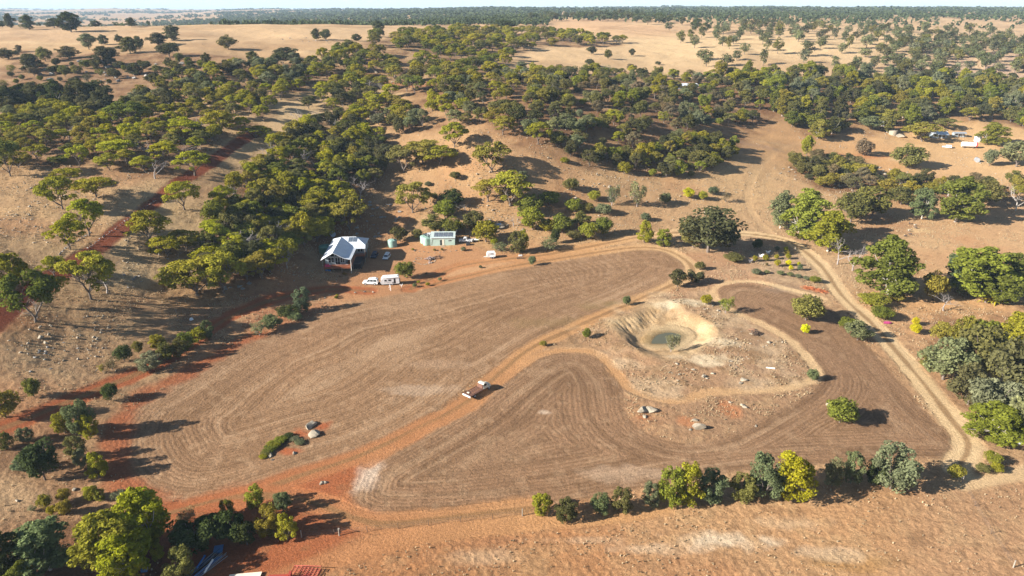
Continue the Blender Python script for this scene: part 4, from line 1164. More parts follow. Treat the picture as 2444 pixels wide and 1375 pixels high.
fill([(700,300),(760,232),(860,192),(960,235),(965,300),(890,312),(800,292)], 7.2, [('wattle', 5), ('scrub', 3), ('dead', .4)], (4.8, 7.5), (5.5, 8.5), YG + ['dol'], 'the crest scrub below the hilltop', '', 17, 36)
# far paddocks on the right: trees too small to show parts
FARC = ['fg', 'fg', 'dol', 'gg', 'ol']
fill([(1600,100),(1800,60),(2100,70),(2444,95),(2500,170),(2350,175),(2000,175),(1850,160),(1700,170)], 24, [('far', 1)], (8, 13), (8, 13), FARC, 'the far right paddocks', '', 14, 130)
fill([(2080,110),(2250,95),(2500,110),(2500,190),(2350,165),(2250,190),(2150,190),(2100,150)], 11, [('far', 1)], (8, 12), (8, 12), FARC, 'the wooded belt at far right', '', 15, 90)
fill([(1230,58),(1300,44),(1480,40),(1600,42),(1640,60),(1720,80),(1600,72),(1480,52),(1330,52)], 16, [('far', 1)], (9, 14), (10, 14), ['fg', 'dg', 'dol'], 'the tree line behind the far orange field', '', 16, 70)
# ---------------------------------------------------------------- woods on the far hills (one mass), and the air
def far_woods():
    rs = np.random.RandomState(11)
    n = 60000
    s = rs.uniform(-.80, .80, n); Y = np.exp(rs.uniform(math.log(880), math.log(9500), n))
    X = s * Y
    n1 = fbm(X / 260, Y / 420, 3, 3.3); n2 = fbm(X / 90, Y / 160, 2, 8.8)
    dens = np.where(s < -.40, np.where(Y < 1500, .06, sstep(.50, .62, n1) * .8),
           np.where((s < .05), np.where((Y > 950) & (Y < 4500), .95, sstep(.45, .6, n1) * .8),
                    sstep(.36, .50, n1 * .75 + n2 * .25) * .85 * sstep(1000, 1500, Y + s * 300)))
    keep = rs.rand(n) < dens * np.clip(2200 / Y, .22, 1) ** .35 * .55
    X, Y = X[keep], Y[keep]
    Z = ground_h(X, Y)
    quads_ = []; tones = []
    for (a, b, c) in zip(X, Y, Z):
        w = max(5.0, b / 230) * rs.uniform(.7, 1.25); h = min(13.0, max(7.0, w * .9)) * rs.uniform(.8, 1.15)
        k = 9
        d = rs.normal(size=(k, 3)); d /= np.linalg.norm(d, axis=1)[:, None]
        p = np.stack([a + d[:, 0] * w * .5, b + d[:, 1] * w * .5, c + h * (.58 + .36 * d[:, 2])], -1)
        nn = d * .7 + rs.normal(size=(k, 3)) * .4; nn /= np.linalg.norm(nn, axis=1)[:, None]
        u = np.cross(nn, rs.normal(size=(k, 3))); u /= np.linalg.norm(u, axis=1)[:, None]; v = np.cross(nn, u)
        sz = np.stack([np.full(k, w * .42), np.full(k, w * .42), np.full(k, h * .30)], -1)
        quads_.append(np.stack([p - u * sz, p - v * sz * .8, p + u * sz, p + v * sz * .8], 1))
        tones.append(np.clip(rs.uniform(.25, .65) + rs.normal(size=k) * .12, 0, 1))
    me = leaf_mesh('distant_woodland', np.concatenate(quads_), np.concatenate(tones))
    o = bpy.data.objects.new('distant_woodland', me); o.color = (.085, .105, .045, 1); link(o)
    o['kind'] = 'stuff'; tag(o, 'grey-green woods covering the far hills along the horizon', 'woods')
    print('far clumps', len(X))
far_woods()

def haze():
    me = bpy.data.meshes.new('haze')
    x0, x1, y0, y1, z0, z1 = -13000, 13000, -300, 14600, -60, 150
    V = [(a, b, c) for a in (x0, x1) for b in (y0, y1) for c in (z0, z1)]
    F = [(0, 1, 3, 2), (4, 6, 7, 5), (0, 4, 5, 1), (2, 3, 7, 6), (0, 2, 6, 4), (1, 5, 7, 3)]
    me.from_pydata(V, [], F)
    m = bpy.data.materials.new('haze_air'); m.use_nodes = True
    nt = m.node_tree; nt.nodes.clear()
    out = nt.nodes.new('ShaderNodeOutputMaterial'); pv = nt.nodes.new('ShaderNodeVolumePrincipled')
    pv.inputs['Color'].default_value = (.62, .80, 1.0, 1)
    pv.inputs['Density'].default_value = 8.0e-5
    pv.inputs['Anisotropy'].default_value = 0.0
    nt.links.new(pv.outputs[0], out.inputs['Volume'])
    me.materials.append(m)
    o = bpy.data.objects.new('haze', me); link(o); o['kind'] = 'stuff'; o['label'] = 'pale blue haze in the air over the far hills'; o['category'] = 'haze'
haze()
# ---------------------------------------------------------------- mesh builder for made things
class MB:
    def __init__(s): s.v = []; s.f = []
    def add(s, V, F):
        b = len(s.v); s.v += [tuple(map(float, p)) for p in V]; s.f += [tuple(i + b for i in f) for f in F]; return s
    def box(s, x0, x1, y0, y1, z0, z1, tx=0, ty=0):
        """box; tx, ty pull the top in"""
        V = [(x0, y0, z0), (x1, y0, z0), (x1, y1, z0), (x0, y1, z0), (x0 + tx, y0 + ty, z1), (x1 - tx, y0 + ty, z1), (x1 - tx, y1 - ty, z1), (x0 + tx, y1 - ty, z1)]
        return s.add(V, [(0, 3, 2, 1), (4, 5, 6, 7), (0, 1, 5, 4), (1, 2, 6, 5), (2, 3, 7, 6), (3, 0, 4, 7)])
    def prism(s, prof, y0, y1, ty=None):
        """side profile (x,z) extruded over y; ty(z) narrows it"""
        n = len(prof)
        g = ty or (lambda z: 0)
        V = [(x, y0 + g(z), z) for x, z in prof] + [(x, y1 - g(z), z) for x, z in prof]
        F = [tuple(range(n)), tuple(range(2 * n - 1, n - 1, -1))] + [(i, i + n, (i + 1) % n + n, (i + 1) % n) for i in range(n)]
        return s.add(V, F)
    def slab(s, poly, t=.06):
        """thin plate from a 3-D polygon, thickened downwards"""
        n = len(poly)
        V = [tuple(p) for p in poly] + [(p[0], p[1], p[2] - t) for p in poly]
        F = [tuple(range(n)), tuple(range(2 * n - 1, n - 1, -1))] + [(i, i + n, (i + 1) % n + n, (i + 1) % n) for i in range(n)]
        return s.add(V, F)
    def cyl(s, c, r, h, n=16, axis='z', r2=None):
        r2 = r if r2 is None else r2
        V = []; F = []
        for k in range(n):
            a = 2 * math.pi * k / n
            for (rr, hh) in ((r, 0), (r2, h)):
                p = (rr * math.cos(a), rr * math.sin(a), hh)
                if axis == 'x': p = (p[2], p[0], p[1])
                elif axis == 'y': p = (p[0], p[2], p[1])
                V.append((p[0] + c[0], p[1] + c[1], p[2] + c[2]))
        for k in range(n):
            a, b = 2 * k, 2 * ((k + 1) % n)
            F.append((a, b, b + 1, a + 1))
        F.append(tuple(range(0, 2 * n, 2))[::-1]); F.append(tuple(range(1, 2 * n, 2)))
        return s.add(V, F)
    def lathe(s, prof, n=24, c=(0, 0, 0)):
        V = []; F = []
        m = len(prof)
        for k in range(n):
            a = 2 * math.pi * k / n
            V += [(c[0] + r * math.cos(a), c[1] + r * math.sin(a), c[2] + z) for r, z in prof]
        for k in range(n):
            for i in range(m - 1):
                a = k * m + i; b = ((k + 1) % n) * m + i
                F.append((a, b, b + 1, a + 1))
        return s.add(V, F)
    def bar(s, p, q, r=.04, n=5):
        V = []; F = []
        tube(V, F, [p, q], [r, r], n)
        return s.add(V, F)
    def mesh(s, name, mat, smooth=False):
        me = bpy.data.meshes.new(name); me.from_pydata(s.v, [], s.f)
        bm = bmesh.new(); bm.from_mesh(me); bmesh.ops.recalc_face_normals(bm, faces=bm.faces); bm.to_mesh(me); bm.free()
        me.materials.append(M[mat] if isinstance(mat, str) else mat)
        if smooth:
            me.polygons.foreach_set('use_smooth', np.ones(len(me.polygons), bool))
        me.update()
        return me
    def build(s, name, mat, parent=None, smooth=False, loc=None, rot=None):
        return part(name, s.mesh(name, mat, smooth), parent, None, loc, rot)

def thing(name, label, cat, X, Y, rz=0, group=None, z=None):
    o = bpy.data.objects.new(name, None); o.empty_display_size = .3; link(o)
    o.location = (X, Y, gz(X, Y) if z is None else z); o.rotation_euler = (0, 0, rz)
    return tag(o, label, cat, group)
def lone(mb, name, mat, label, cat, X, Y, rz=0, group=None, z=None, smooth=False):
    o = part(name, mb.mesh(name, mat, smooth), None)
    o.location = (X, Y, gz(X, Y) if z is None else z); o.rotation_euler = (0, 0, rz)
    return tag(o, label, cat, group)

def corrugated(name, rgb, axis=0, scale=9.0, rough=.45, metal=.0, bump=.5):
    m, nt, b = nmat(name)
    tc = nt.nodes.new('ShaderNodeTexCoord'); wv = nt.nodes.new('ShaderNodeTexWave')
    wv.wave_type = 'BANDS'; wv.bands_direction = 'XYZ'[axis]; wv.inputs['Scale'].default_value = scale; wv.inputs['Distortion'].default_value = 0
    nt.links.new(tc.outputs['Object'], wv.inputs['Vector'])
    n1 = nt.nodes.new('ShaderNodeTexNoise'); n1.inputs['Scale'].default_value = .8; n1.inputs['Detail'].default_value = 5
    nt.links.new(tc.outputs['Object'], n1.inputs['Vector'])
    mr = nt.nodes.new('ShaderNodeMapRange'); mr.inputs[1].default_value = .3; mr.inputs[2].default_value = .7; mr.inputs[3].default_value = .88; mr.inputs[4].default_value = 1.05
    nt.links.new(n1.outputs['Fac'], mr.inputs[0])
    mx = nt.nodes.new('ShaderNodeMix'); mx.data_type = 'RGBA'; mx.blend_type = 'MULTIPLY'; mx.inputs[0].default_value = 1
    mx.inputs[6].default_value = (*rgb, 1); nt.links.new(mr.outputs[0], mx.inputs[7]); nt.links.new(mx.outputs[2], b.inputs['Base Color'])
    bp = nt.nodes.new('ShaderNodeBump'); bp.inputs['Strength'].default_value = bump; bp.inputs['Distance'].default_value = .04
    nt.links.new(wv.outputs['Fac'], bp.inputs['Height']); nt.links.new(bp.outputs[0], b.inputs['Normal'])
    b.inputs['Roughness'].default_value = rough; b.inputs['Metallic'].default_value = metal
    return m
M['roof_tin'] = corrugated('roof_tin', (.66, .70, .74), 0, 3.0, .45)
M['roof_tin_y'] = corrugated('roof_tin_cross', (.66, .70, .74), 1, 3.0, .45)
M['shed_wall'] = corrugated('shed_wall', (.42, .55, .47), 0, 3.4, .55)
M['shed_wall_side'] = corrugated('shed_wall_side', (.42, .55, .47), 1, 3.4, .55)
M['shed_roof'] = corrugated('shed_roof', (.50, .58, .55), 0, 3.4, .5)
M['tank_green'] = corrugated('tank_green', (.27, .41, .34), 2, 3.0, .5)
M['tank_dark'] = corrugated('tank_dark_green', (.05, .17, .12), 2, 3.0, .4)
M['tin_grey'] = corrugated('tin_grey', (.42, .44, .46), 0, 5.0, .4, .3)
for k, c, r in (('white_paint', (.80, .80, .78), .35), ('cream_paint', (.72, .66, .52), .5), ('clad_grey', (.30, .35, .37), .6), ('deck_wood', (.30, .10, .045), .6), ('post_wood', (.30, .26, .21), .8), ('dark_wood', (.12, .08, .055), .8),
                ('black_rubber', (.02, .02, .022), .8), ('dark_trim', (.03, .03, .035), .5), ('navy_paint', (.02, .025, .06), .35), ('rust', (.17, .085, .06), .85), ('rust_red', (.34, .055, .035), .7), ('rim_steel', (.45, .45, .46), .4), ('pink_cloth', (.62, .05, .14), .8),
                ('blue_plastic', (.08, .20, .42), .5), ('blue_pipe', (.05, .16, .42), .5), ('solar_frame', (.5, .52, .54), .4), ('beige_sheet', (.70, .60, .45), .7), ('red_lamp', (.5, .02, .02), .4), ('lamp_glass', (.75, .75, .7), .2), ('orange_flower', (.55, .20, .02), .7),
                ('red_paint', (.55, .03, .05), .5), ('magenta_cloth', (.42, .05, .17), .8), ('dry_branch', (.42, .13, .05), .9), ('old_log', (.25, .19, .17), .9), ('brown_log', (.26, .15, .09), .9), ('wool', (.42, .36, .28), .95), ('wool_dark', (.12, .09, .07), .95), ('yellow_plastic', (.6, .45, .05), .5), ('wire', (.12, .11, .10), .6)):
    M[k] = simple_mat(k, c, r, noise=.10, nscale=1.7)
M['chrome'] = simple_mat('chrome', (.6, .6, .6), .25, 1.0, noise=.03)
def mat_glass():
    m, nt, b = nmat('window_glass')
    b.inputs['Base Color'].default_value = (.02, .025, .03, 1); b.inputs['Roughness'].default_value = .08; b.inputs['Specular IOR Level'].default_value = .6
    return m
M['glass'] = mat_glass()
def mat_solar():
    m, nt, b = nmat('solar_cells')
    tc = nt.nodes.new('ShaderNodeTexCoord'); br = nt.nodes.new('ShaderNodeTexBrick')
    br.offset = 0; br.inputs['Scale'].default_value = 3.0; br.inputs['Mortar Size'].default_value = .02; br.inputs['Color1'].default_value = (.05, .07, .10, 1); br.inputs['Color2'].default_value = (.06, .08, .12, 1); br.inputs['Mortar'].default_value = (.25, .28, .3, 1)
    nt.links.new(tc.outputs['Object'], br.inputs['Vector']); nt.links.new(br.outputs['Color'], b.inputs['Base Color'])
    b.inputs['Roughness'].default_value = .25
    return m
M['solar'] = mat_solar()

# ---------------------------------------------------------------- the house
def window(parent, x0, x1, z0, z1, y, name='window', bars=1):
    """window in a wall that faces -y"""
    w = MB().box(x0, x1, y - .02, y + .05, z0, z1).build(name, 'white_paint', parent)
    n = bars + 1
    for k in range(n):
        a = x0 + (x1 - x0) * k / n + .06; b = x0 + (x1 - x0) * (k + 1) / n - .06
        MB().box(a, b, y - .035, y - .021, z0 + .07, (z0 + z1) / 2 - .03).build('pane', 'glass', w)
        MB().box(a, b, y - .035, y - .021, (z0 + z1) / 2 + .03, z1 - .07).build('pane', 'glass', w)
    return w
def house():
    X0, Y0 = -61.9, 209.9
    h = thing('house', 'white tin-roofed house on stumps with a timber veranda deck', 'house', X0, Y0, R(3.5), z=gz(-57, 212) - .15)
    F = 1.95
    E, RZ, K = 4.75, 7.15, 5.25
    # walls
    MB().box(.35, 7.0, 2.3, 13.2, F - .2, 5.0).add([(.35, 2.3, 5.0), (7.0, 2.3, 5.0), (7.0, 13.0, 5.0), (.35, 13.0, 5.0), (3.6, 2.3, 6.95), (3.6, 13.0, 6.95)], [(0, 1, 4), (2, 3, 5), (0, 4, 5, 3), (1, 2, 5, 4)]).build('wall', 'clad_grey', h)
    MB().box(.352, 11.8, 13.0, 21.6, F - .2, 4.9).build('wall', 'clad_grey', h)
    MB().box(.9, 11.6, 4.5, 21.4, -.6, F - .2).build('underfloor', 'dark_trim', h)
    # roof planes
    def rp(poly, mat='roof_tin', nm='roof_panel'):
        return MB().slab(poly, .07).build(nm, mat, h)
    rp([(-.4, -.5, E), (3.6, -.5, RZ), (3.6, 16.5, RZ), (-.4, 22.3, E)], 'roof_tin_y')
    rp([(3.6, -.5, RZ), (7.0, -.5, K), (7.0, 13, K), (3.6, 16.5, RZ)], 'roof_tin_y')
    sk = rp([(7.0, -.5, K - .02), (9.2, -.5, E), (9.2, 10.8, E), (7.0, 13, K - .02)], 'roof_tin_y', 'veranda_roof')
    fs = rp([(3.6, 16.5, RZ), (7.0, 13, K), (12.2, 13, K), (8.7, 16.5, RZ)])
    rp([(7.0, 13, K - .02), (9.2, 10.8, E), (12.4, 10.8, E), (12.2, 13, K - .02)], 'roof_tin', 'veranda_roof')
    rp([(8.7, 16.5, RZ), (12.2, 13, K), (12.2, 22.3, E)], 'roof_tin_y')
    rp([(-.4, 22.3, E), (3.6, 16.5, RZ), (8.7, 16.5, RZ), (12.2, 22.3, E)])
    MB().bar((3.6, -.5, RZ + .03), (3.6, 16.5, RZ + .03), .09, 6).bar((3.6, 16.5, RZ + .03), (8.7, 16.5, RZ + .03), .09, 6).build('ridge_capping', 'white_paint', h)
    MB().box(-.45, -.3, -.5, 22.2, E - .14, E - .02).box(9.15, 9.3, -.5, 10.8, E - .14, E - .02).build('gutter', 'white_paint', h)
    for a in (5.0, 6.55):      # panels on the cross wing's front slope
        nrm = Vector((0, -(RZ - K), -3.5)).normalized()
        def on(xx, yy): return (xx, yy, K + (RZ - K) * (yy - 13) / 3.5 + .10)
        p = MB().slab([on(a + 1.2, 14.4), on(a + 2.6, 14.4), on(a + 2.6, 16.3), on(a + 1.2, 16.3)], .05).build('solar_panel', 'solar', h)
        MB().slab([(q[0], q[1], q[2] - .052) for q in (on(a + 1.14, 14.34), on(a + 2.66, 14.34), on(a + 2.66, 16.36), on(a + 1.14, 16.36))], .03).build('panel_frame', 'solar_frame', p)
    # gable trim and windows under the gable
    MB().bar((-.4, -.52, E), (3.6, -.52, RZ), .08, 4).bar((3.6, -.52, RZ), (7.0, -.52, K), .08, 4).bar((7, -.52, K), (9.2, -.52, E), .08, 4).build('barge_board', 'white_paint', h)
    window(h, 1.4, 3.3, F + .9, F + 2.7, 2.28)
    window(h, 3.7, 5.2, F + .15, F + 2.7, 2.28, 'glass_door')
    window(h, 5.4, 6.7, F + .9, F + 2.7, 2.28)
    for a in (2.3, 3.75):
        MB().add([(a, 2.27, 5.05), (a + 1.1, 2.27, 5.05), (a + 1.1, 2.27, 5.75 if a > 3 else 6.05), (a, 2.27, 6.1 if a > 3 else 5.6)], [(0, 1, 2, 3)]).build('gable_window', 'glass', h)
    window(h, 7.7, 9.0, F + .9, F + 2.2, 12.98); window(h, 9.4, 11.2, F + .9, F + 2.2, 12.98)
    # deck boards, one by one
    for k in range(16):
        MB().box(.0, 9.0, .02 + k * .14, .14 + k * .14, F - .10, F - .04).build('deck_board', 'deck_wood', h)
    MB().box(.0, 9.0, 2.26, 2.29, F - .3, F - .06).box(7.02, 9.0, 2.3, 10.9, F - .12, F - .05).box(7.02, 12.0, 10.95, 12.98, F - .12, F - .05).build('side_deck', 'deck_wood', h)
    MB().box(-.03, 9.03, -.06, .0, F - .35, F - .02).build('deck_fascia', 'deck_wood', h)
    # railings: rails with boards
    def rail(p, q, nm='railing'):
        r_ = MB().bar((p[0], p[1], F + .95), (q[0], q[1], F + .95), .06, 4).bar((p[0], p[1], F + .12), (q[0], q[1], F + .12), .05, 4).build(nm, 'deck_wood', h)
        for k in range(4):
            z = F + .20 + k * .18
            MB().bar((p[0], p[1], z + .05), (q[0], q[1], z + .05), .062, 4).build('rail_board', 'deck_wood', r_)
    rail((0, -.02), (9, -.02)); rail((.0, 0.06), (.0, 2.2)); rail((9.0, 0.06), (9.0, 10.8)); rail((9.1, 10.9), (12.0, 10.9)); rail((12.05, 10.95), (12.05, 12.9))
    for (a, b) in ((0, 0), (3, 0), (6, 0), (9, 0), (9.05, 3.6), (9.05, 7.2), (9.05, 10.85), (12.1, 10.9), (12.15, 16.0), (12.15, 21.8)):
        top = E - .08
        MB().box(a - .07, a + .07, b - .07, b + .07, -1.0, top if a not in (3, 6) else F - .1).build('post', 'post_wood', h)
    MB().bar((9.25, -.4, E - .1), (9.1, -.1, .0), .05, 5).build('downpipe', 'white_paint', h)
    return h
H = house()
def on_house(x, y, z):
    return (H.matrix_basis @ Vector((x, y, z)))
# things on and under the deck
def chair(mat, label, x, y, z, rz):
    p = on_house(x, y, z)
    c = thing('outdoor_chair', label, 'chair', p.x, p.y, R(3.5) + rz, 'chairs on the front deck', z=p.z)
    MB().box(-.28, .28, -.28, .28, .40, .48).build('seat', mat, c); MB().box(-.28, .28, .24, .31, .48, 1.0).build('backrest', mat, c)
    for a in (-.24, .24):
        for b in (-.24, .26):
            MB().bar((a, b, 0), (a, b, .4), .03, 4).build('leg', 'dark_trim', c)
chair('pink_cloth', 'pink cushioned chair at the left corner of the front deck', .7, .9, 1.92, 0)
chair('pink_cloth', 'pink cushioned chair second from the left on the front deck', 1.5, 1.0, 1.92, .2)
p = on_house(1.6, -.12, 0)
lone(MB().slab([(-.9, -.10, 1.0), (.9, -.10, 1.0), (.9, -.13, .45), (-.9, -.13, .45)], .05).box(-.9, .9, -.1, .06, 1.0, 1.03), 'pink_blanket', 'pink_cloth', 'pink blanket hung over the deck railing', 'blanket', p.x, p.y, R(3.5), z=H.location.z + 1.95)
for k, (a, b) in enumerate(((4.4, .7), (5.4, .9), (7.6, .8))):
    p = on_house(a, b, 1.92)
    c = thing('deck_table', ['small table with crockery mid-deck', 'grey table beside the glass door on the deck', 'small table at the right end of the front deck'][k], 'table', p.x, p.y, R(3.5), z=p.z)
    MB().box(-.45, .45, -.35, .35, .68, .73).build('tabletop', 'white_paint' if k == 0 else 'tin_grey', c)
    for s1 in (-.4, .4):
        for s2 in (-.3, .3):
            MB().bar((s1, s2, 0), (s1, s2, .68), .03, 4).build('leg', 'dark_trim', c)
p = on_house(1.3, 1.0, 0)
t = thing('covered_trailer', 'blue covered box trailer parked under the deck', 'trailer', p.x, p.y, R(3.5), z=H.location.z)
MB().box(-.9, .9, -.5, .5, .45, .95, .06, .06).build('cover', 'blue_plastic', t); MB().box(-.95, 1.0, -.52, .52, .38, .45).bar((1.0, 0, .42), (1.9, 0, .38), .05).build('chassis', 'dark_trim', t)
for s1 in (-.56, .50):
    MB().cyl((0, s1, .3), .3, .08, 12, 'y').build('wheel', 'black_rubber', t)
p = at(828, 656)
for (a, b, w) in ((822, 656, 1.5),):
    X, Y = at(a, b)
    plant_at('bush', X, Y, 1.6, .8, (.30, .17, .02), 'low orange-flowering bush at the foot of the deck')

# ---------------------------------------------------------------- shed, tanks
def tank(label, px, py, r, h, mat='tank_green', group='green rainwater tanks'):
    X, Y = at(px, py); Y += r
    t = thing('water_tank', label, 'water tank', X, Y, 0, group)
    prof = [(r, -.3)]
    n = 9
    for k in range(n):
        z = h * k / n
        prof += [(r, z + .02), (r + .05, z + h / n * .35), (r + .05, z + h / n * .65), (r, z + h / n * .98)]
    MB().lathe(prof + [(r, h)], 28).build('tank_wall', mat, t, True)
    roof = MB().lathe([(r + .06, h - .02), (r + .04, h + .05), (r * .5, h + .28), (.35, h + .42), (0.01, h + .44)], 28).build('tank_roof', mat, t, True)
    for k in range(8):
        a = 2 * math.pi * k / 8
        MB().bar((r * math.cos(a), r * math.sin(a), h + .09), (.35 * math.cos(a), .35 * math.sin(a), h + .46), .05, 4).build('rib', mat, roof)
    MB().cyl((r * .45, -r * .2, h + .28), .28, .12, 14).build('lid', 'dark_trim', roof)
    return t
tank('mint green rainwater tank standing alone between house and shed', 935.5, 592, 1.62, 2.35)
tank('mint green rainwater tank at the front left corner of the shed', 1018.5, 587.5, 1.55, 2.5)
tank('pale rainwater tank behind the one at the shed corner', 1011.5, 583, 1.4, 2.4)
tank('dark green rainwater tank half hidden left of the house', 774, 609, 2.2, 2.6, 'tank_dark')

def shed():
    X, Y = at(1028, 587.5)
    s = thing('shed', 'mint green tin shed with solar panels on its roof', 'shed', X, Y, R(2.0), z=gz(-25, 240))
    W, D, h0, h1 = 8.9, 5.6, 2.75, 3.35
    MB().box(0, W, 0, .05, -.4, h0).build('front_wall', 'shed_wall', s)
    MB().add([(0, .05, -.4), (0, D, -.4), (0, D, h1), (0, .05, h0)], [(0, 1, 2, 3)]).build('side_wall', 'shed_wall_side', s)
    MB().add([(W, .05, -.4), (W, D, -.4), (W, D, h1), (W, .05, h0)], [(0, 1, 2, 3)]).build('side_wall', 'shed_wall_side', s)
    MB().box(0, W, D - .05, D, -.4, h1 - .02).build('back_wall', 'shed_wall', s)
    def on(x, y, d=0): return (x, y, h0 + .06 + (h1 - h0) * y / D + d)
    rf = MB().slab([on(-.15, -.2), on(W + .15, -.2), on(W + .15, D + .2), on(-.15, D + .2)], .06).build('roof', 'shed_roof', s)
    MB().box(-.16, W + .16, -.30, -.2, h0 - .06, h0 + .04).build('gutter', 'white_paint', s)
    for c in range(4):
        for r_ in range(3):
            a = 1.25 + c * 1.72; b = .8 + r_ * 1.28
            p = MB().slab([on(a, b, .14), on(a + 1.55, b, .14), on(a + 1.55, b + 1.12, .14), on(a, b + 1.12, .14)], .04).build('solar_panel', 'solar', s)
            MB().slab([on(a - .04, b - .04, .098), on(a + 1.59, b - .04, .098), on(a + 1.59, b + 1.16, .098), on(a - .04, b + 1.16, .098)], .03).build('panel_frame', 'solar_frame', p)
    MB().box(3.45, 4.2, -.02, -.005, -.1, 2.0).build('doorway', 'dark_trim', s)
    d = MB().box(4.25, 5.0, -.06, -.01, -.1, 2.0).build('door', 'cream_paint', s)
    MB().box(4.85, 4.95, -.09, -.061, .9, 1.0).build('door_handle', 'chrome', d)
    MB().box(3.35, 5.15, -.05, -.012, 2.02, 2.12).build('door_frame', 'cream_paint', s)
    for k in range(2):
        w = MB().box(6.55 + k * .62, 7.05 + k * .62, -.03, -.005, 1.35, 2.0).build('window', 'white_paint', s)
        MB().box(6.6 + k * .62, 7.0 + k * .62, -.045, -.031, 1.40, 1.95).build('pane', 'glass', w)
    MB().bar((.1, -.26, h0), (.1, -.08, 0), .04, 5).build('downpipe', 'white_paint', s)
shed()
X, Y = at(1075, 598); 
o = lone(MB().box(-.75, .75, -.22, .22, -.05, .12), 'timber_step', 'post_wood', 'low timber step in front of the shed door', 'step', *at(1057, 589.5))
# leaning grey sheets left of the shed roof
X, Y = at(1017, 573)
for k in range(3):
    lone(MB().slab([(-.9, 0, 0), (.9, 0, 0), (.9, 1.0, 2.2), (-.9, 1.0, 2.2)], .03), 'tin_sheet', 'tin_grey', 'grey corrugated tin sheet in the stack leaning left of the shed', 'tin sheet', X + k * .9 - .4, Y + k * .35, R(-8 + 7 * k), 'tin sheets leaning by the shed')
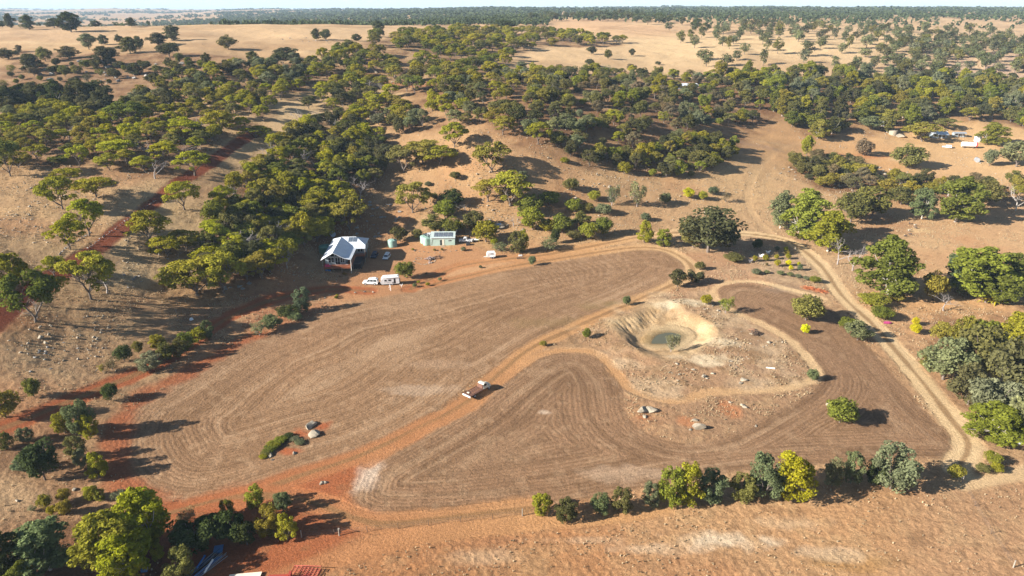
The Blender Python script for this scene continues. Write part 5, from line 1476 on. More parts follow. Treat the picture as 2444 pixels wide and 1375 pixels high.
# ---------------------------------------------------------------- vehicles
def wheel(parent, x, y, r, w, side):
    t = MB().cyl((x, y - w / 2, r), r, w, 16, 'y').build('wheel', 'black_rubber', parent)
    MB().cyl((x, y + (w / 2 if side > 0 else -w / 2 - .02), r), r * .6, .02, 12, 'y').build('rim', 'rim_steel', t)
def car(name, label, X, Y, rz, paint, L=4.8, W=1.86, Hh=1.75, style='wagon', rack=False, z=None):
    """x forward; centred on its footprint"""
    c = thing(name, label, 'car' if style != 'ute' else 'ute', X, Y, rz, z=z)
    a, b = -L / 2, L / 2
    bz = .32; belt = Hh * .56
    low = [(a + .02, bz + .12), (a + .12, bz), (b - .15, bz), (b, bz + .15), (b, bz + .42), (b - .10, belt - .12), (b - 1.25, belt), (a + .08, belt), (a, belt - .2)]
    rnd = lambda z: .05 if (z < bz + .05 or z > belt - .02) else 0.0
    MB().prism(low, -W / 2, W / 2, rnd).build('body', paint, c)
    if style == 'ute':
        cab = [(b - 1.45, belt), (b - 1.95, Hh), (b - 2.75, Hh), (b - 2.95, belt)]
    else:
        cab = [(b - 1.2, belt), (b - 1.85, Hh - .04), (b - 2.2, Hh), (a + .35, Hh), (a + .15, Hh - .06), (a + .06, belt)]
    nar = lambda z: .06 + .18 * max(0, (z - belt) / (Hh - belt))
    MB().prism(cab, -W / 2, W / 2, nar).build('cabin', paint, c)
    # glass
    def side_glass(x0, x1, xt0, xt1):
        for s in (-1, 1):
            z0, z1 = belt + .05, Hh - .16
            yb = s * (W / 2 - nar(z0) + .012); yt = s * (W / 2 - nar(z1) + .012)
            MB().add([(x0, yb, z0), (x1, yb, z0), (xt1, yt, z1), (xt0, yt, z1)], [(0, 1, 2, 3)]).build('side_window', 'glass', c)
    if style == 'ute':
        side_glass(b - 2.8, b - 1.6, b - 2.65, b - 2.0)
        xf0, xf1 = b - 1.45, b - 1.95; xr0, xr1 = b - 2.95, b - 2.75
    else:
        side_glass(b - 2.45, b - 1.45, b - 2.4, b - 1.95); side_glass(b - 3.45, b - 2.55, b - 3.42, b - 2.5); side_glass(a + .25, b - 3.55, a + .35, b - 3.52)
        xf0, xf1 = b - 1.2, b - 1.85; xr0, xr1 = a + .06, a + .15
    yi = W / 2 - .22
    def lerp(t, p, q): return p + (q - p) * t
    for (p0, p1, sgn, nm) in ((xf0, xf1, 1, 'windscreen'), (xr0, xr1, -1, 'rear_window')):
        z0 = lerp(.12, belt, Hh); z1 = lerp(.86, belt, Hh)
        MB().add([(lerp(.12, p0, p1) + sgn * .015, -yi, z0), (lerp(.12, p0, p1) + sgn * .015, yi, z0), (lerp(.86, p0, p1) + sgn * .015, yi - .08, z1), (lerp(.86, p0, p1) + sgn * .015, -yi + .08, z1)], [(0, 1, 2, 3)]).build(nm, 'glass', c)
    for s in (-1, 1):
        for xx in (b - .95, a + .95):
            wheel(c, xx, s * (W / 2 - .10), .38, .24, s)
        MB().box(b - .03, b + .012, s * W / 2 - s * .08 - .18, s * W / 2 - s * .08 + .18 if s < 0 else s * W / 2 - .02, bz + .35, bz + .5).build('headlight', 'lamp_glass', c)
        MB().box(a - .012, a + .03, s * (W / 2 - .14) - .1, s * (W / 2 - .14) + .1, bz + .4, bz + .75).build('tail_light', 'red_lamp', c)
        MB().box(b - 1.55, b - 1.4, s * (W / 2 + .02) - .08, s * (W / 2 + .02) + .08, belt + .02, belt + .18).build('mirror', paint, c)
    MB().box(b - .04, b + .06, -W / 2 + .05, W / 2 - .05, bz - .02, bz + .2).build('bumper', 'dark_trim', c)
    if rack:
        r_ = MB()
        for xx in (b - 2.4, b - 3.2, a + .6):
            r_.bar((xx, -W / 2 + .3, Hh + .10), (xx, W / 2 - .3, Hh + .10), .03, 4)
        for s in (-1, 1):
            r_.bar((b - 2.3, s * (W / 2 - .3), Hh + .14), (a + .5, s * (W / 2 - .3), Hh + .14), .03, 4)
        r_.box(b - 3.0, a + .7, -.5, .45, Hh + .16, Hh + .30)
        r_.build('roof_rack', 'white_paint', c)
    if style == 'ute':
        MB().box(a - .25, b - 3.0, -W / 2 - .02, W / 2 + .02, belt - .12, belt - .02).build('tray', 'white_paint', c)
        MB().box(b - 3.05, b - 2.98, -W / 2 + .1, W / 2 - .1, belt, Hh + .05).build('headboard', 'white_paint', c)
    return c
def here(px, py):
    return at(px, py)
X, Y = here(923, 617)
car('parked_car', 'white station wagon parked half in the house\'s shadow', X, Y, R(-94), 'white_paint', 4.8, 1.86, 1.55, rack=True)
X, Y = here(894, 613)
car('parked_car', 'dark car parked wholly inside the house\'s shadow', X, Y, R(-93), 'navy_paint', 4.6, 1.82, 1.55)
X, Y = here(885, 678)
car('off_road_wagon', 'white four-wheel-drive wagon hitched to the caravan', X, Y, R(176), 'white_paint', 4.9, 1.94, 1.9, rack=True)
def caravan(label, X, Y, rz, L=5.9, W=2.35, Hh=2.75, z=None):
    c = thing('caravan', label, 'caravan', X, Y, rz, 'white caravans', z=z)
    a, b = -L / 2, L / 2
    prof = [(a + .1, .45), (b - .35, .45), (b, .95), (b - .35, 2.0), (b - .95, Hh), (a + .25, Hh), (a, Hh - .25), (a, .6)]
    MB().prism(prof, -W / 2, W / 2, lambda z: .06 if z > Hh - .05 else 0).build('body', 'white_paint', c)
    MB().box(a + .1, b - .4, -W / 2 + .1, W / 2 - .1, .34, .45).bar((b - .4, .5, .42), (b + 1.1, 0, .42), .06).bar((b - .4, -.5, .42), (b + 1.1, 0, .42), .06).build('chassis', 'dark_trim', c)
    for s in (-1, 1):
        y = s * (W / 2 + .012)
        def pl(x0, x1, z0, z1, nm, mat, off=0):
            return MB().add([(x0, y + s * off, z0), (x1, y + s * off, z0), (x1, y + s * off, z1), (x0, y + s * off, z1)], [(0, 1, 2, 3)]).build(nm, mat, c)
        pl(b - 1.95, b - 1.25, 1.45, 1.95, 'window', 'glass'); pl(b - 3.3, b - 2.45, 1.45, 1.95, 'window', 'glass')
        if s > 0:
            d = pl(a + 1.2, a + 1.75, .55, 2.25, 'door', 'glass'); pl(a + 1.9, a + 2.15, .55, 1.15, 'hatch', 'dark_trim')
        for k in range(2):
            pl(b - 3.6 + k * .8, b - 1.0 - .9 * (1 - k), .95 + .12 * k, 1.0 + .12 * k, 'stripe', 'tin_grey', .004)
        for xx in (-.45, .35):
            wheel(c, xx - .2, s * (W / 2 - .14), .34, .22, s)
    MB().box(a + .7, a + 1.4, -.35, .35, Hh, Hh + .2).build('air_conditioner', 'white_paint', c)
    MB().box(b - 2.6, b - 2.1, -.25, .25, Hh, Hh + .1).build('roof_hatch', 'tin_grey', c)
    MB().box(a + .05, b - 1.4, W / 2 + .012, W / 2 + .13, Hh - .22, Hh - .08).build('awning_roll', 'white_paint', c)
    MB().box(a - .35, a - .01, -.8, .8, .6, 1.5).build('rear_rack', 'dark_trim', c)
    return c
X, Y = here(931, 678)
caravan('white caravan with dark windows hitched behind the white wagon', X, Y, R(191))
X, Y = here(1072, 563)
caravan('white caravan mostly hidden behind the shed', X, Y + 2.5, R(182), 5.6)
X, Y = here(1111, 577)
car('farm_ute', 'white tray-backed ute parked right of the shed', X, Y, R(182), 'white_paint', 4.9, 1.8, 1.75, 'ute')
X, Y = here(1132, 575)
t = thing('flat_trailer', 'long white flat trailer behind the ute by the shed', 'trailer', X, Y, R(2))
MB().box(-2.0, 2.0, -.8, .8, .55, .68).build('tray', 'white_paint', t); MB().bar((-2, 0, .5), (-3.1, 0, .45), .05).build('drawbar', 'tin_grey', t)
for s in (-.85, .78):
    MB().cyl((.2, s, .3), .3, .1, 12, 'y').build('wheel', 'black_rubber', t)
X, Y = here(1117, 585)
lone(MB().box(-.7, .7, -.6, .6, 0, .75, .04, .04).box(-.74, .74, -.64, .64, .75, .82), 'steel_box', 'dark_trim', 'black box on the ground below the ute', 'box', X, Y, .1)

# box trailer / horse float
def horse_float():
    X, Y = here(1172, 615)
    c = thing('horse_trailer', 'white enclosed horse trailer at the edge of the yard', 'trailer', X, Y, R(188))
    L, W, Hh = 2.9, 1.8, 2.25
    a, b = -L / 2, L / 2
    prof = [(a, .5), (b, .5), (b + .05, 1.2), (b - .1, 1.9), (b - .45, Hh), (a + .2, Hh), (a, Hh - .2)]
    MB().prism(prof, -W / 2, W / 2, lambda z: .08 if z > Hh - .05 else 0).build('body', 'white_paint', c)
    for s in (-1, 1):
        MB().add([(-.8, s * (W / 2 + .012), 1.55), (.25, s * (W / 2 + .012), 1.55), (.25, s * (W / 2 + .012), 1.78), (-.8, s * (W / 2 + .012), 1.78)], [(0, 1, 2, 3)]).build('window', 'glass', c)
        for xx in (-.75, -.05):
            wheel(c, xx, s * (W / 2 + .06), .33, .2, s)
        MB().box(-1.2, .4, s * (W / 2 + .03) - .12, s * (W / 2 + .03) + .12, .68, .74).build('mudguard', 'white_paint', c)
    MB().bar((b, .5, .5), (b + 1.2, 0, .45), .05).bar((b, -.5, .5), (b + 1.2, 0, .45), .05).build('drawbar', 'white_paint', c)
    MB().cyl((b + 1.0, 0, .05), .08, .4, 10).build('jockey_wheel', 'dark_trim', c)
horse_float()

# old flatbed truck on the track
def truck():
    R0 = at(1108, 952)
    ang = R(50)
    c = thing('flatbed_truck', 'old cream truck with a bare rusty flatbed frame on the track', 'truck', R0[0] + .5, R0[1] - .2, ang)
    W = 2.3
    # x runs forward from the tail
    for s in (-1, 1):
        MB().box(.1, 6.6, s * .45 - .06, s * .45 + .06, .62, .80).build('chassis_rail', 'rust', c)
        MB().box(.1, 4.55, s * (W / 2 - .05) - .06, s * (W / 2 - .05) + .06, .92, 1.04).build('side_rail', 'rust', c)
    for k in range(8):
        xx = .35 + k * .58
        MB().box(xx - .09, xx + .09, -W / 2 + .1, W / 2 - .1, .82, .94).build('cross_member', 'rust', c)
    for k in range(3):
        y = -.62 + k * .62
        MB().box(.3, 4.5, y - .16, y + .16, .945, .985).build('bed_plank', 'rust', c)
    MB().box(0, .14, -W / 2, W / 2, .72, 1.06).build('tail_beam', 'white_paint', c)
    lb = MB().box(.95, 1.25, .15, .75, .99, 1.12).build('rag', 'beige_sheet', c)
    # cab: rounded roof, bonnet, guards
    cabp = [(4.7, .75), (6.0, .75), (6.05, 1.45), (5.75, 2.0), (5.35, 2.12), (4.95, 2.10), (4.72, 1.9)]
    MB().prism(cabp, -.95, .95, lambda z: .16 * max(0, (z - 1.4) / .7)).build('cab', 'cream_paint', c)
    bon = [(6.0, .8), (7.0, .8), (7.08, 1.15), (6.9, 1.38), (6.05, 1.48)]
    MB().prism(bon, -.62, .62, lambda z: .08 if z > 1.3 else 0).build('bonnet', 'cream_paint', c)
    for s in (-1, 1):
        MB().prism([(6.05, .7), (6.2, 1.1), (6.55, 1.22), (6.9, 1.1), (7.05, .75)], s * .62 if s > 0 else -1.05, 1.05 if s > 0 else -.62).build('mudguard', 'cream_paint', c)
        MB().add([(4.95, s * .97, 1.45), (5.8, s * .97, 1.45), (5.62, s * .86, 1.92), (4.98, s * .86, 1.92)], [(0, 1, 2, 3)]).build('side_window', 'glass', c)
        wheel(c, 6.55, s * .84, .42, .24, s)
        for dy in (0, .27):
            wheel(c, 1.7, s * (.68 + dy), .42, .22, s)
        MB().cyl((7.02, s * .72, 1.02), .11, .1, 12, 'x').build('headlight', 'lamp_glass', c)
    MB().add([(6.06, -.8, 1.52), (6.06, .8, 1.52), (5.84, .7, 1.94), (5.84, -.7, 1.94)], [(0, 1, 2, 3)]).build('windscreen', 'glass', c)
    MB().add([(4.69, -.5, 1.5), (4.69, .5, 1.5), (4.70, .45, 1.85), (4.70, -.45, 1.85)], [(0, 1, 2, 3)]).build('rear_window', 'glass', c)
    MB().box(7.08, 7.16, -1.0, 1.0, .6, .74).build('bumper', 'white_paint', c)
    MB().box(4.5, 4.66, -.75, .75, .98, 1.9).build('headboard', 'rust', c)
truck()
# ---------------------------------------------------------------- rocks
def mat_rock(name, c1, c2):
    m, nt, b = nmat(name)
    tc = nt.nodes.new('ShaderNodeTexCoord')
    n1 = nt.nodes.new('ShaderNodeTexNoise'); n1.inputs['Scale'].default_value = 1.6; n1.inputs['Detail'].default_value = 7; n1.inputs['Roughness'].default_value = .7
    nt.links.new(tc.outputs['Object'], n1.inputs['Vector'])
    cr = nt.nodes.new('ShaderNodeValToRGB'); cr.color_ramp.elements[0].position = .35; cr.color_ramp.elements[1].position = .65
    cr.color_ramp.elements[0].color = (*c1, 1); cr.color_ramp.elements[1].color = (*c2, 1)
    nt.links.new(n1.outputs['Fac'], cr.inputs[0]); nt.links.new(cr.outputs[0], b.inputs['Base Color'])
    bp = nt.nodes.new('ShaderNodeBump'); bp.inputs['Strength'].default_value = .8; bp.inputs['Distance'].default_value = .15
    nt.links.new(n1.outputs['Fac'], bp.inputs['Height']); nt.links.new(bp.outputs[0], b.inputs['Normal'])
    b.inputs['Roughness'].default_value = .9
    return m
M['rock_pale'] = mat_rock('rock_pale', (.20, .165, .12), (.40, .335, .245))
M['rock_grey'] = mat_rock('rock_grey', (.16, .15, .14), (.36, .33, .29))
ROCKS = {}
for mk in ('rock_pale', 'rock_grey'):
    for s in range(6):
        rs = np.random.RandomState(40 + s)
        bm = bmesh.new(); bmesh.ops.create_icosphere(bm, subdivisions=2, radius=.5)
        pl = [(np.array(d) / np.linalg.norm(d), rs.uniform(.22, .42)) for d in rs.normal(size=(14, 3))]
        for v in bm.verts:
            p = np.array(v.co)
            for (d, k) in pl:
                e = p @ d - k
                if e > 0:
                    p = p - d * e * .97
            p = p * (1 + .05 * (rs.rand() - .5))
            v.co = Vector((p[0] * 1.15, p[1] * .95, p[2] * .8))
        me = bpy.data.meshes.new('boulder'); bm.to_mesh(me); bm.free(); me.materials.append(M[mk])
        ROCKS.setdefault(mk, []).append(me)
def rock(px, py, wpx, label, group=None, mk='rock_pale', hs=.62, name='boulder', XY=None, size=None):
    X, Y = XY or at(px, py)
    z = gz(X, Y)
    w = size or wpx * (Y * cP + (CAMZ - z) * sP) / FPX
    o = bpy.data.objects.new(name, RNG.choice(ROCKS[mk])); link(o)
    o.location = (X, Y, z + w * hs * .18); o.scale = (w * 1.1, w * RNG.uniform(.7, 1.1), w * hs * 1.15); o.rotation_euler = (RNG.uniform(-.15, .15), RNG.uniform(-.15, .15), RNG.uniform(0, 6.28))
    return tag(o, label, 'rock', group)
for r_ in [(1534,982,32,'long pale boulder, left piece of the split rock in the middle field'),(1553,980,30,'pale boulder, right piece of the split rock in the middle field'),(1540,996,14,'flat stone in front of the split rock'),
           (1664,1022,36,'pale rounded boulder on the red patch in the middle field'),(1658,1004,14,'small stone behind the rounded boulder on the red patch'),(1648,1026,9,'little stone left of the rounded boulder on the red patch'),
           (1771,968,14,'flat stone, left of the pair right of the rounded boulder'),(1779,974,14,'flat stone, right of the pair right of the rounded boulder'),(1743,962,10,'thin stone behind the flat pair in the middle field'),(1804,1017,10,'single small stone at the right of the grassy patch'),
           (738,1018,34,'cream boulder at the top of the red patch in the big field'),(750,1014,22,'grey split boulder beside the cream one in the big field'),(752,1036,32,'pale wedge-shaped boulder below the cream one in the big field'),(646,1088,16,'small pale stone at the lower end of the green weeds'),(650,1098,10,'smallest stone at the lower end of the green weeds'),(703,1083,14,'pale stone right of the green weeds'),
           (1985,972,40,'pale rock half hidden behind the lone green bush'),(1700,893,12,'pale stone below the dam, leftmost of four'),(1680,900,16,'tan stone below the dam, second of four'),(1775,908,20,'grey-tan boulder below the dam, the largest'),(1768,915,12,'stone touching the largest boulder below the dam'),(1655,885,12,'stone on the near bank of the dam'),
           (768,1155,16,'rock in the little heap on the red track junction, left'),(777,1153,12,'rock in the little heap on the red track junction, right'),(772,1150,8,'topmost stone of the heap on the red track junction'),
           (178,1168,14,'orange stone behind the golden-green bushes'),(42,1196,12,'orange stone on the pale bank at far left'),(1615,872,10,'white stone on the bank above the field'),(1190,543,30,'boulder above the bright olive tree right of the shed'),(1172,552,22,'tan boulder beside the bright olive tree right of the shed')]:
    rock(*r_)
# outcrops: many boulders alike
def outcrop(poly, n, size, label, mk, seed, hs=.6):
    P = at_many(poly); rs = random.Random(seed)
    xs = [p[0] for p in P]; ys = [p[1] for p in P]
    k = 0
    qx = sorted(xs)[len(xs) // 2]; qy = sorted(ys)[len(ys) // 2]
    for _ in range(n * 12):
        X = rs.uniform(min(xs), max(xs)); Y = rs.uniform(min(ys), max(ys))
        if not inside(np.array([X]), np.array([Y]), P)[0]:
            continue
        s_ = rs.uniform(*size)
        sz = 'big' if s_ > size[0] + .66 * (size[1] - size[0]) else 'small' if s_ < size[0] + .33 * (size[1] - size[0]) else 'middling'
        wh = ('near ' if Y < qy else 'far ') + ('left' if X < qx else 'right')
        rock(0, 0, 0, f'{sz} {"grey" if mk == "rock_grey" else "pale"} {"stone" if size[1] <= 1.0 else "boulder"}, {wh} part of {label}', f'boulders of {label}', mk, hs, XY=(X, Y), size=s_, name='stone' if size[1] <= 1.0 else 'boulder')
        k += 1
        if k >= n:
            break
outcrop([(480,700),(520,640),(640,640),(600,690)], 14, (.8, 2.6), 'the outcrop below the dense clump', 'rock_grey', 1)
outcrop([(560,560),(640,440),(720,340),(760,330),(760,400),(680,520),(620,600)], 40, (1.0, 3.4), 'the dark rocky slope', 'rock_grey', 2)
outcrop([(850,560),(830,500),(880,480),(950,490),(960,540),(900,570)], 28, (.7, 2.2), 'the stony ground behind the lone tank', 'rock_grey', 3)
outcrop([(1140,530),(1180,500),(1240,510),(1260,570),(1200,600)], 18, (.6, 2.0), 'the stony patch above the horse trailer', 'rock_pale', 4)
outcrop([(870,165),(930,150),(960,180),(920,210),(880,200)], 20, (1.2, 3.5), 'the hilltop outcrop', 'rock_pale', 5)
outcrop([(1500,370),(1540,360),(1570,390),(1520,400)], 12, (.8, 2.0), 'the rocks under the woodland edge', 'rock_pale', 6)
outcrop([(1830,405),(1900,395),(2000,420),(2070,440),(2040,450),(1900,430)], 26, (.7, 2.2), 'the stony rise', 'rock_pale', 7)
outcrop([(2090,400),(2150,395),(2180,420),(2110,430)], 20, (.8, 2.4), 'the rocks below the far homestead', 'rock_pale', 8)
outcrop([(60,170),(200,150),(420,150),(560,160),(500,180),(300,195),(100,200)], 46, (1.4, 4.0), 'the rocky strip at upper left', 'rock_grey', 9, .7)
outcrop([(640,95),(700,90),(860,95),(800,105)], 18, (1.0, 2.4), 'the rock scatter on the upper left paddock', 'rock_grey', 10)
outcrop([(280,655),(330,640),(360,690),(300,690)], 8, (.5, 1.4), 'the dry grass end of the ridge', 'rock_grey', 11)
outcrop([(20,830),(120,800),(260,800),(200,880),(60,890)], 16, (.4, 1.0), 'the grassy bank above the red track', 'rock_grey', 12)
outcrop([(1720,830),(1760,790),(1810,780),(1830,830),(1760,880),(1700,870)], 26, (.25, .9), 'the rubble beside the dam', 'rock_pale', 13)
outcrop([(1570,895),(1640,880),(1690,905),(1620,920)], 8, (.3, .8), 'the stones on the dam track', 'rock_pale', 14)
outcrop([(1340,400),(1440,430),(1480,450),(1380,450)], 12, (.6, 1.6), 'the rock slab on the open slope', 'rock_pale', 15)
# stone edging along the hillside track, stone by stone
def stone_line(L, step, size, label, group, mk='rock_grey'):
    P = smooth_line(at_many(L), False, 8)
    acc = 0
    for (a, b) in zip(P[:-1], P[1:]):
        d = math.dist(a, b); acc += d
        if acc > step:
            acc = 0
            rock(0, 0, 0, label, group, mk, .8, name='edging_stone', XY=(b[0] + RNG.uniform(-.2, .2), b[1] + RNG.uniform(-.2, .2)), size=RNG.uniform(*size))
stone_line([(118,628),(150,600),(180,575),(215,555)], .5, (.5, .9), 'dark stone in the dry-stone edging under the bright flat-topped pair', 'stone edging under the bright pair')
stone_line([(205,596),(240,570),(280,545),(330,505),(370,478)], .8, (.4, .8), 'dark stone in the edging along the red hillside track', 'stone edging along the red hillside track')
stone_line([(985,622),(995,628),(1012,632),(1032,628),(1040,620)], .7, (.4, .7), 'tan stone in the curved edging round the fire pit', 'curved edging by the fire pit', 'rock_pale')
stone_line([(978,600),(1005,601),(1030,604),(1060,602),(1100,598)], 1.6, (.4, .8), 'tan stone scattered on the bank below the shed', 'stones on the bank below the shed', 'rock_pale')
fx, fy = at(999, 618)
for k in range(14):
    a = 2 * math.pi * k / 14
    rock(0, 0, 0, 'tan stone in the ring of the fire pit', 'stones of the fire pit ring', 'rock_pale', .8, name='fire_pit_stone', XY=(fx + 1.15 * math.cos(a), fy + 1.15 * math.sin(a)), size=.42)
def heap(px, py, n, R_, L_, mat, label, name, cat, rr=.09, up=.5, seed=1):
    X, Y = at(px, py); rs = random.Random(seed)
    t = thing(name, label, cat, X, Y)
    for k in range(n):
        a = rs.uniform(0, 6.28); d = rs.uniform(0, R_)
        c = np.array((d * math.cos(a), d * math.sin(a), rs.uniform(.05, up) * (1 - .6 * d / R_)))
        b = rs.uniform(0, 6.28); e = rs.uniform(-.25, .35); L = rs.uniform(.5, 1) * L_
        v = np.array((math.cos(b), math.sin(b), e)) * L / 2
        MB().bar(c - v, c + v, rr * rs.uniform(.6, 1.2), 5).build('branch', mat, t)
heap(1026, 619, 34, 1.3, 2.2, 'old_log', 'heap of grey logs beside the fire pit', 'log_pile', 'log pile', .12, 1.0, 1)
heap(1045, 616, 30, 1.3, 2.0, 'brown_log', 'heap of brown branches right of the grey log heap', 'branch_pile', 'branch pile', .10, .9, 2)
heap(1026, 627, 12, .8, 1.2, 'old_log', 'small heap of dark wood in front of the grey log heap', 'log_pile', 'log pile', .10, .5, 3)
for k, (a, b) in enumerate(((1925, 688), (1938, 690), (1952, 694), (1965, 697))):
    heap(a, b, 40, 1.7, 1.6, 'dry_branch', ['orange dead branches, left end of the heap by the road', 'orange dead branches, second part of the heap by the road', 'orange dead branches, third part of the heap by the road', 'orange dead branches, right end of the heap by the road'][k], 'branch_pile', 'branch pile', .05, .6, 4 + k)
heap(1805, 798, 26, 1.6, 2.4, 'dark_wood', 'dark brushwood heap on the right bank of the dam', 'branch_pile', 'branch pile', .09, .8, 9)
heap(1795, 790, 20, 1.3, 1.8, 'brown_log', 'brown brushwood heap above the dark one by the dam', 'branch_pile', 'branch pile', .07, .7, 10)
heap(2135, 690, 26, 2.2, 2.6, 'rust', 'red-brown fallen branches at the foot of the big roadside gum', 'branch_pile', 'branch pile', .10, .9, 11)

# ---------------------------------------------------------------- water in the dam
wp = WATER
cxw = sum(p[0] for p in wp) / len(wp); cyw = sum(p[1] for p in wp) / len(wp)
me = bpy.data.meshes.new('dam_water')
big = [(cxw + (p[0] - cxw) * 1.12, cyw + (p[1] - cyw) * 1.12, PIT_Z + .06) for p in wp]
me.from_pydata(big, [], [tuple(range(len(big)))])
m, nt, b = nmat('muddy_water')
b.inputs['Base Color'].default_value = (.10, .095, .055, 1); b.inputs['Roughness'].default_value = .12; b.inputs['Specular IOR Level'].default_value = .4
n1 = nt.nodes.new('ShaderNodeTexNoise'); n1.inputs['Scale'].default_value = 2.0
bp = nt.nodes.new('ShaderNodeBump'); bp.inputs['Strength'].default_value = .05; nt.links.new(n1.outputs['Fac'], bp.inputs['Height']); nt.links.new(bp.outputs[0], b.inputs['Normal'])
me.materials.append(m)
o = bpy.data.objects.new('dam_water', me); link(o); o['kind'] = 'structure'

# ---------------------------------------------------------------- fences
def fence(L, step, label, hgt=1.15, wires=3, mat='dark_wood', first=None):
    P = smooth_line(at_many(L), False, 10)
    pts = [P[0]]; acc = 0
    for a, b in zip(P[:-1], P[1:]):
        acc += math.dist(a, b)
        if acc >= step:
            acc = 0; pts.append(b)
    f = thing('wire_fence', label, 'fence', *pts[0])
    ox, oy, oz = f.location
    Q = [(p[0] - ox, p[1] - oy, gz(*p) - oz) for p in pts]
    for i, q in enumerate(Q):
        big_ = i == 0 or i == len(Q) - 1
        r = .10 if big_ else .05
        MB().cyl((q[0], q[1], q[2] - .3), r, hgt + .3 + (.25 if big_ else 0), 7).build('post', 'post_wood' if big_ else mat, f)
    for k in range(wires):
        w = MB()
        for a, b in zip(Q[:-1], Q[1:]):
            w.bar((a[0], a[1], a[2] + hgt * (.35 + .28 * k)), (b[0], b[1], b[2] + hgt * (.35 + .28 * k)), .012, 4)
        w.build('wire', 'wire', f)
fence([(720,1283),(810,1276),(950,1262),(1100,1246),(1270,1228)], 5, 'wire fence between the lower red tracks')
fence([(2297,1150),(2330,1215),(2380,1300),(2430,1370)], 7, 'wire fence down the lower right paddock')
fence([(1790,612),(1812,600),(1835,592),(1862,588),(1900,598)], 4, 'light fence behind the orchard', 1.0)
X, Y = at(2296, 1139)
lone(MB().cyl((0, 0, -.3), .17, 1.9, 10).cyl((0, 0, 1.6), .2, .06, 10), 'gate_post', 'white_paint', 'thick white post beside the olive-yellow bush', 'post', X, Y)
X, Y = at(810, 1279)
lone(MB().cyl((0, 0, -.3), .12, 1.7, 8).box(-.14, .14, -.14, .14, 1.38, 1.44), 'strainer_post', 'post_wood', 'stout pale strainer post at the shadow edge on the red ground', 'post', X, Y)
X, Y = at(425, 757)
lone(MB().bar((0, 0, -.3), (-.35, 0, 2.6), .07, 6), 'leaning_pole', 'post_wood', 'leaning wooden pole on the bank left of the red track', 'pole', X, Y)
X, Y = at(804, 676)
t = thing('yard_tap_post', 'short post with a tap standing in the yard below the house', 'post', X, Y)
MB().bar((0, 0, -.2), (0, 0, 1.1), .05, 6).build('post', 'post_wood', t); MB().box(-.12, .12, -.12, .12, 1.1, 1.35).build('cap', 'dark_trim', t)
X, Y = at(457, 763)
t = thing('white_drum', 'white upturned tub on the bank right of the leaning pole', 'tub', X, Y, .4)
MB().lathe([(.52, 0), (.50, .05), (.42, .42), (.34, .52), (.01, .54)], 18).build('tub', 'white_paint', t, True); MB().lathe([(.55, .0), (.58, .05), (.52, .08)], 18).build('rim', 'white_paint', t)
# garden ornaments: white figures
def butterfly(px, py, label, s=1.0, rz=0):
    X, Y = at(px, py)
    t = thing('butterfly_ornament', label, 'ornament', X, Y, rz, 'white butterfly ornaments by the orchard')
    MB().bar((0, 0, 0), (0, 0, .9 * s), .04, 5).build('stake', 'white_paint', t)
    for q in (-1, 1):
        MB().slab([(0, 0, .6 * s), (q * .75 * s, -.15, .95 * s), (q * .95 * s, -.2, 1.35 * s), (q * .5 * s, -.15, 1.4 * s), (0, 0, .95 * s)], .05).build('wing', 'white_paint', t)
        MB().slab([(0, 0, .45 * s), (q * .55 * s, -.12, .3 * s), (q * .6 * s, -.12, .65 * s), (0, 0, .7 * s)], .05).build('wing', 'white_paint', t)
butterfly(1790, 628, 'white butterfly ornament at the lower left of the orchard', 1.0, .3)
butterfly(1815, 615, 'white butterfly ornament in the middle of the three by the orchard', 1.1, -.2)
butterfly(1832, 607, 'white butterfly ornament highest of the three by the orchard', 1.1, .1)
X, Y = at(933, 694)
t = thing('garden_figure', 'tall white stick figure ornament standing below the caravan', 'ornament', X, Y, .1)
MB().bar((0, 0, -.1), (-.12, 0, 1.7), .10, 6).build('body', 'white_paint', t); MB().lathe([(.01, 1.62), (.16, 1.7), (.18, 1.82), (.10, 1.95), (.01, 1.98)], 12, (-.14, 0, 0)).build('head', 'white_paint', t, True)
MB().bar((-.08, 0, 1.4), (-.62, 0, 1.05), .05, 5).build('arm', 'white_paint', t); MB().bar((-.03, 0, .75), (-.55, 0, .45), .05, 5).build('leg', 'white_paint', t)
X, Y = at(958, 686)
t = thing('garden_figure', 'low white curved ornament on a short stand right of the stick figure', 'ornament', X, Y, -.1)
MB().bar((0, 0, 0), (0, 0, .7), .05, 5).build('stand', 'white_paint', t)
for k in range(5):
    a0, a1 = math.pi * (1.0 + .22 * k), math.pi * (1.22 + .22 * k)
    MB().bar((.4 * math.cos(a0), 0, 1.1 + .4 * math.sin(a0)), (.4 * math.cos(a1), 0, 1.1 + .4 * math.sin(a1)), .09, 5).build('curved_piece', 'white_paint', t)
# little garden plants and stumps along the yard edge
for (a, b, w, c, lb) in ((990,685,1.1,'bg','round blue-green garden shrub, left of the row below the neat round tree'),(999,676,.8,'yg','small yellow-green garden shrub behind the blue-green one'),(1021,682,1.0,'yg','yellow-green garden shrub, right of the row below the neat round tree'),(1050,670,1.0,'gg','grey garden shrub at the right end of the row'),(803,713,.9,'g','small green garden plant beside the drive, left'),(805,708,.7,'yg','small yellow-green garden plant beside the drive, right'),(1018,655,.6,'br','little brown sapling in the yard right of the round tree'),(1147,640,.9,'gg','thin grey garden shrub at the edge of the yard'),
                         (985,598,.8,'yg','small bush on the bank below the shed, left'),(1037,599,.8,'yo','small bush on the bank below the shed, middle'),(1055,598,.8,'ol','small bush on the bank below the shed, right of middle'),(1106,599,1.4,'gg','grey bush at the right end of the bank below the shed')):
    X, Y = at(a, b)
    plant_at('bush', X, Y, w * 1.4, w * 1.1, c, lb)
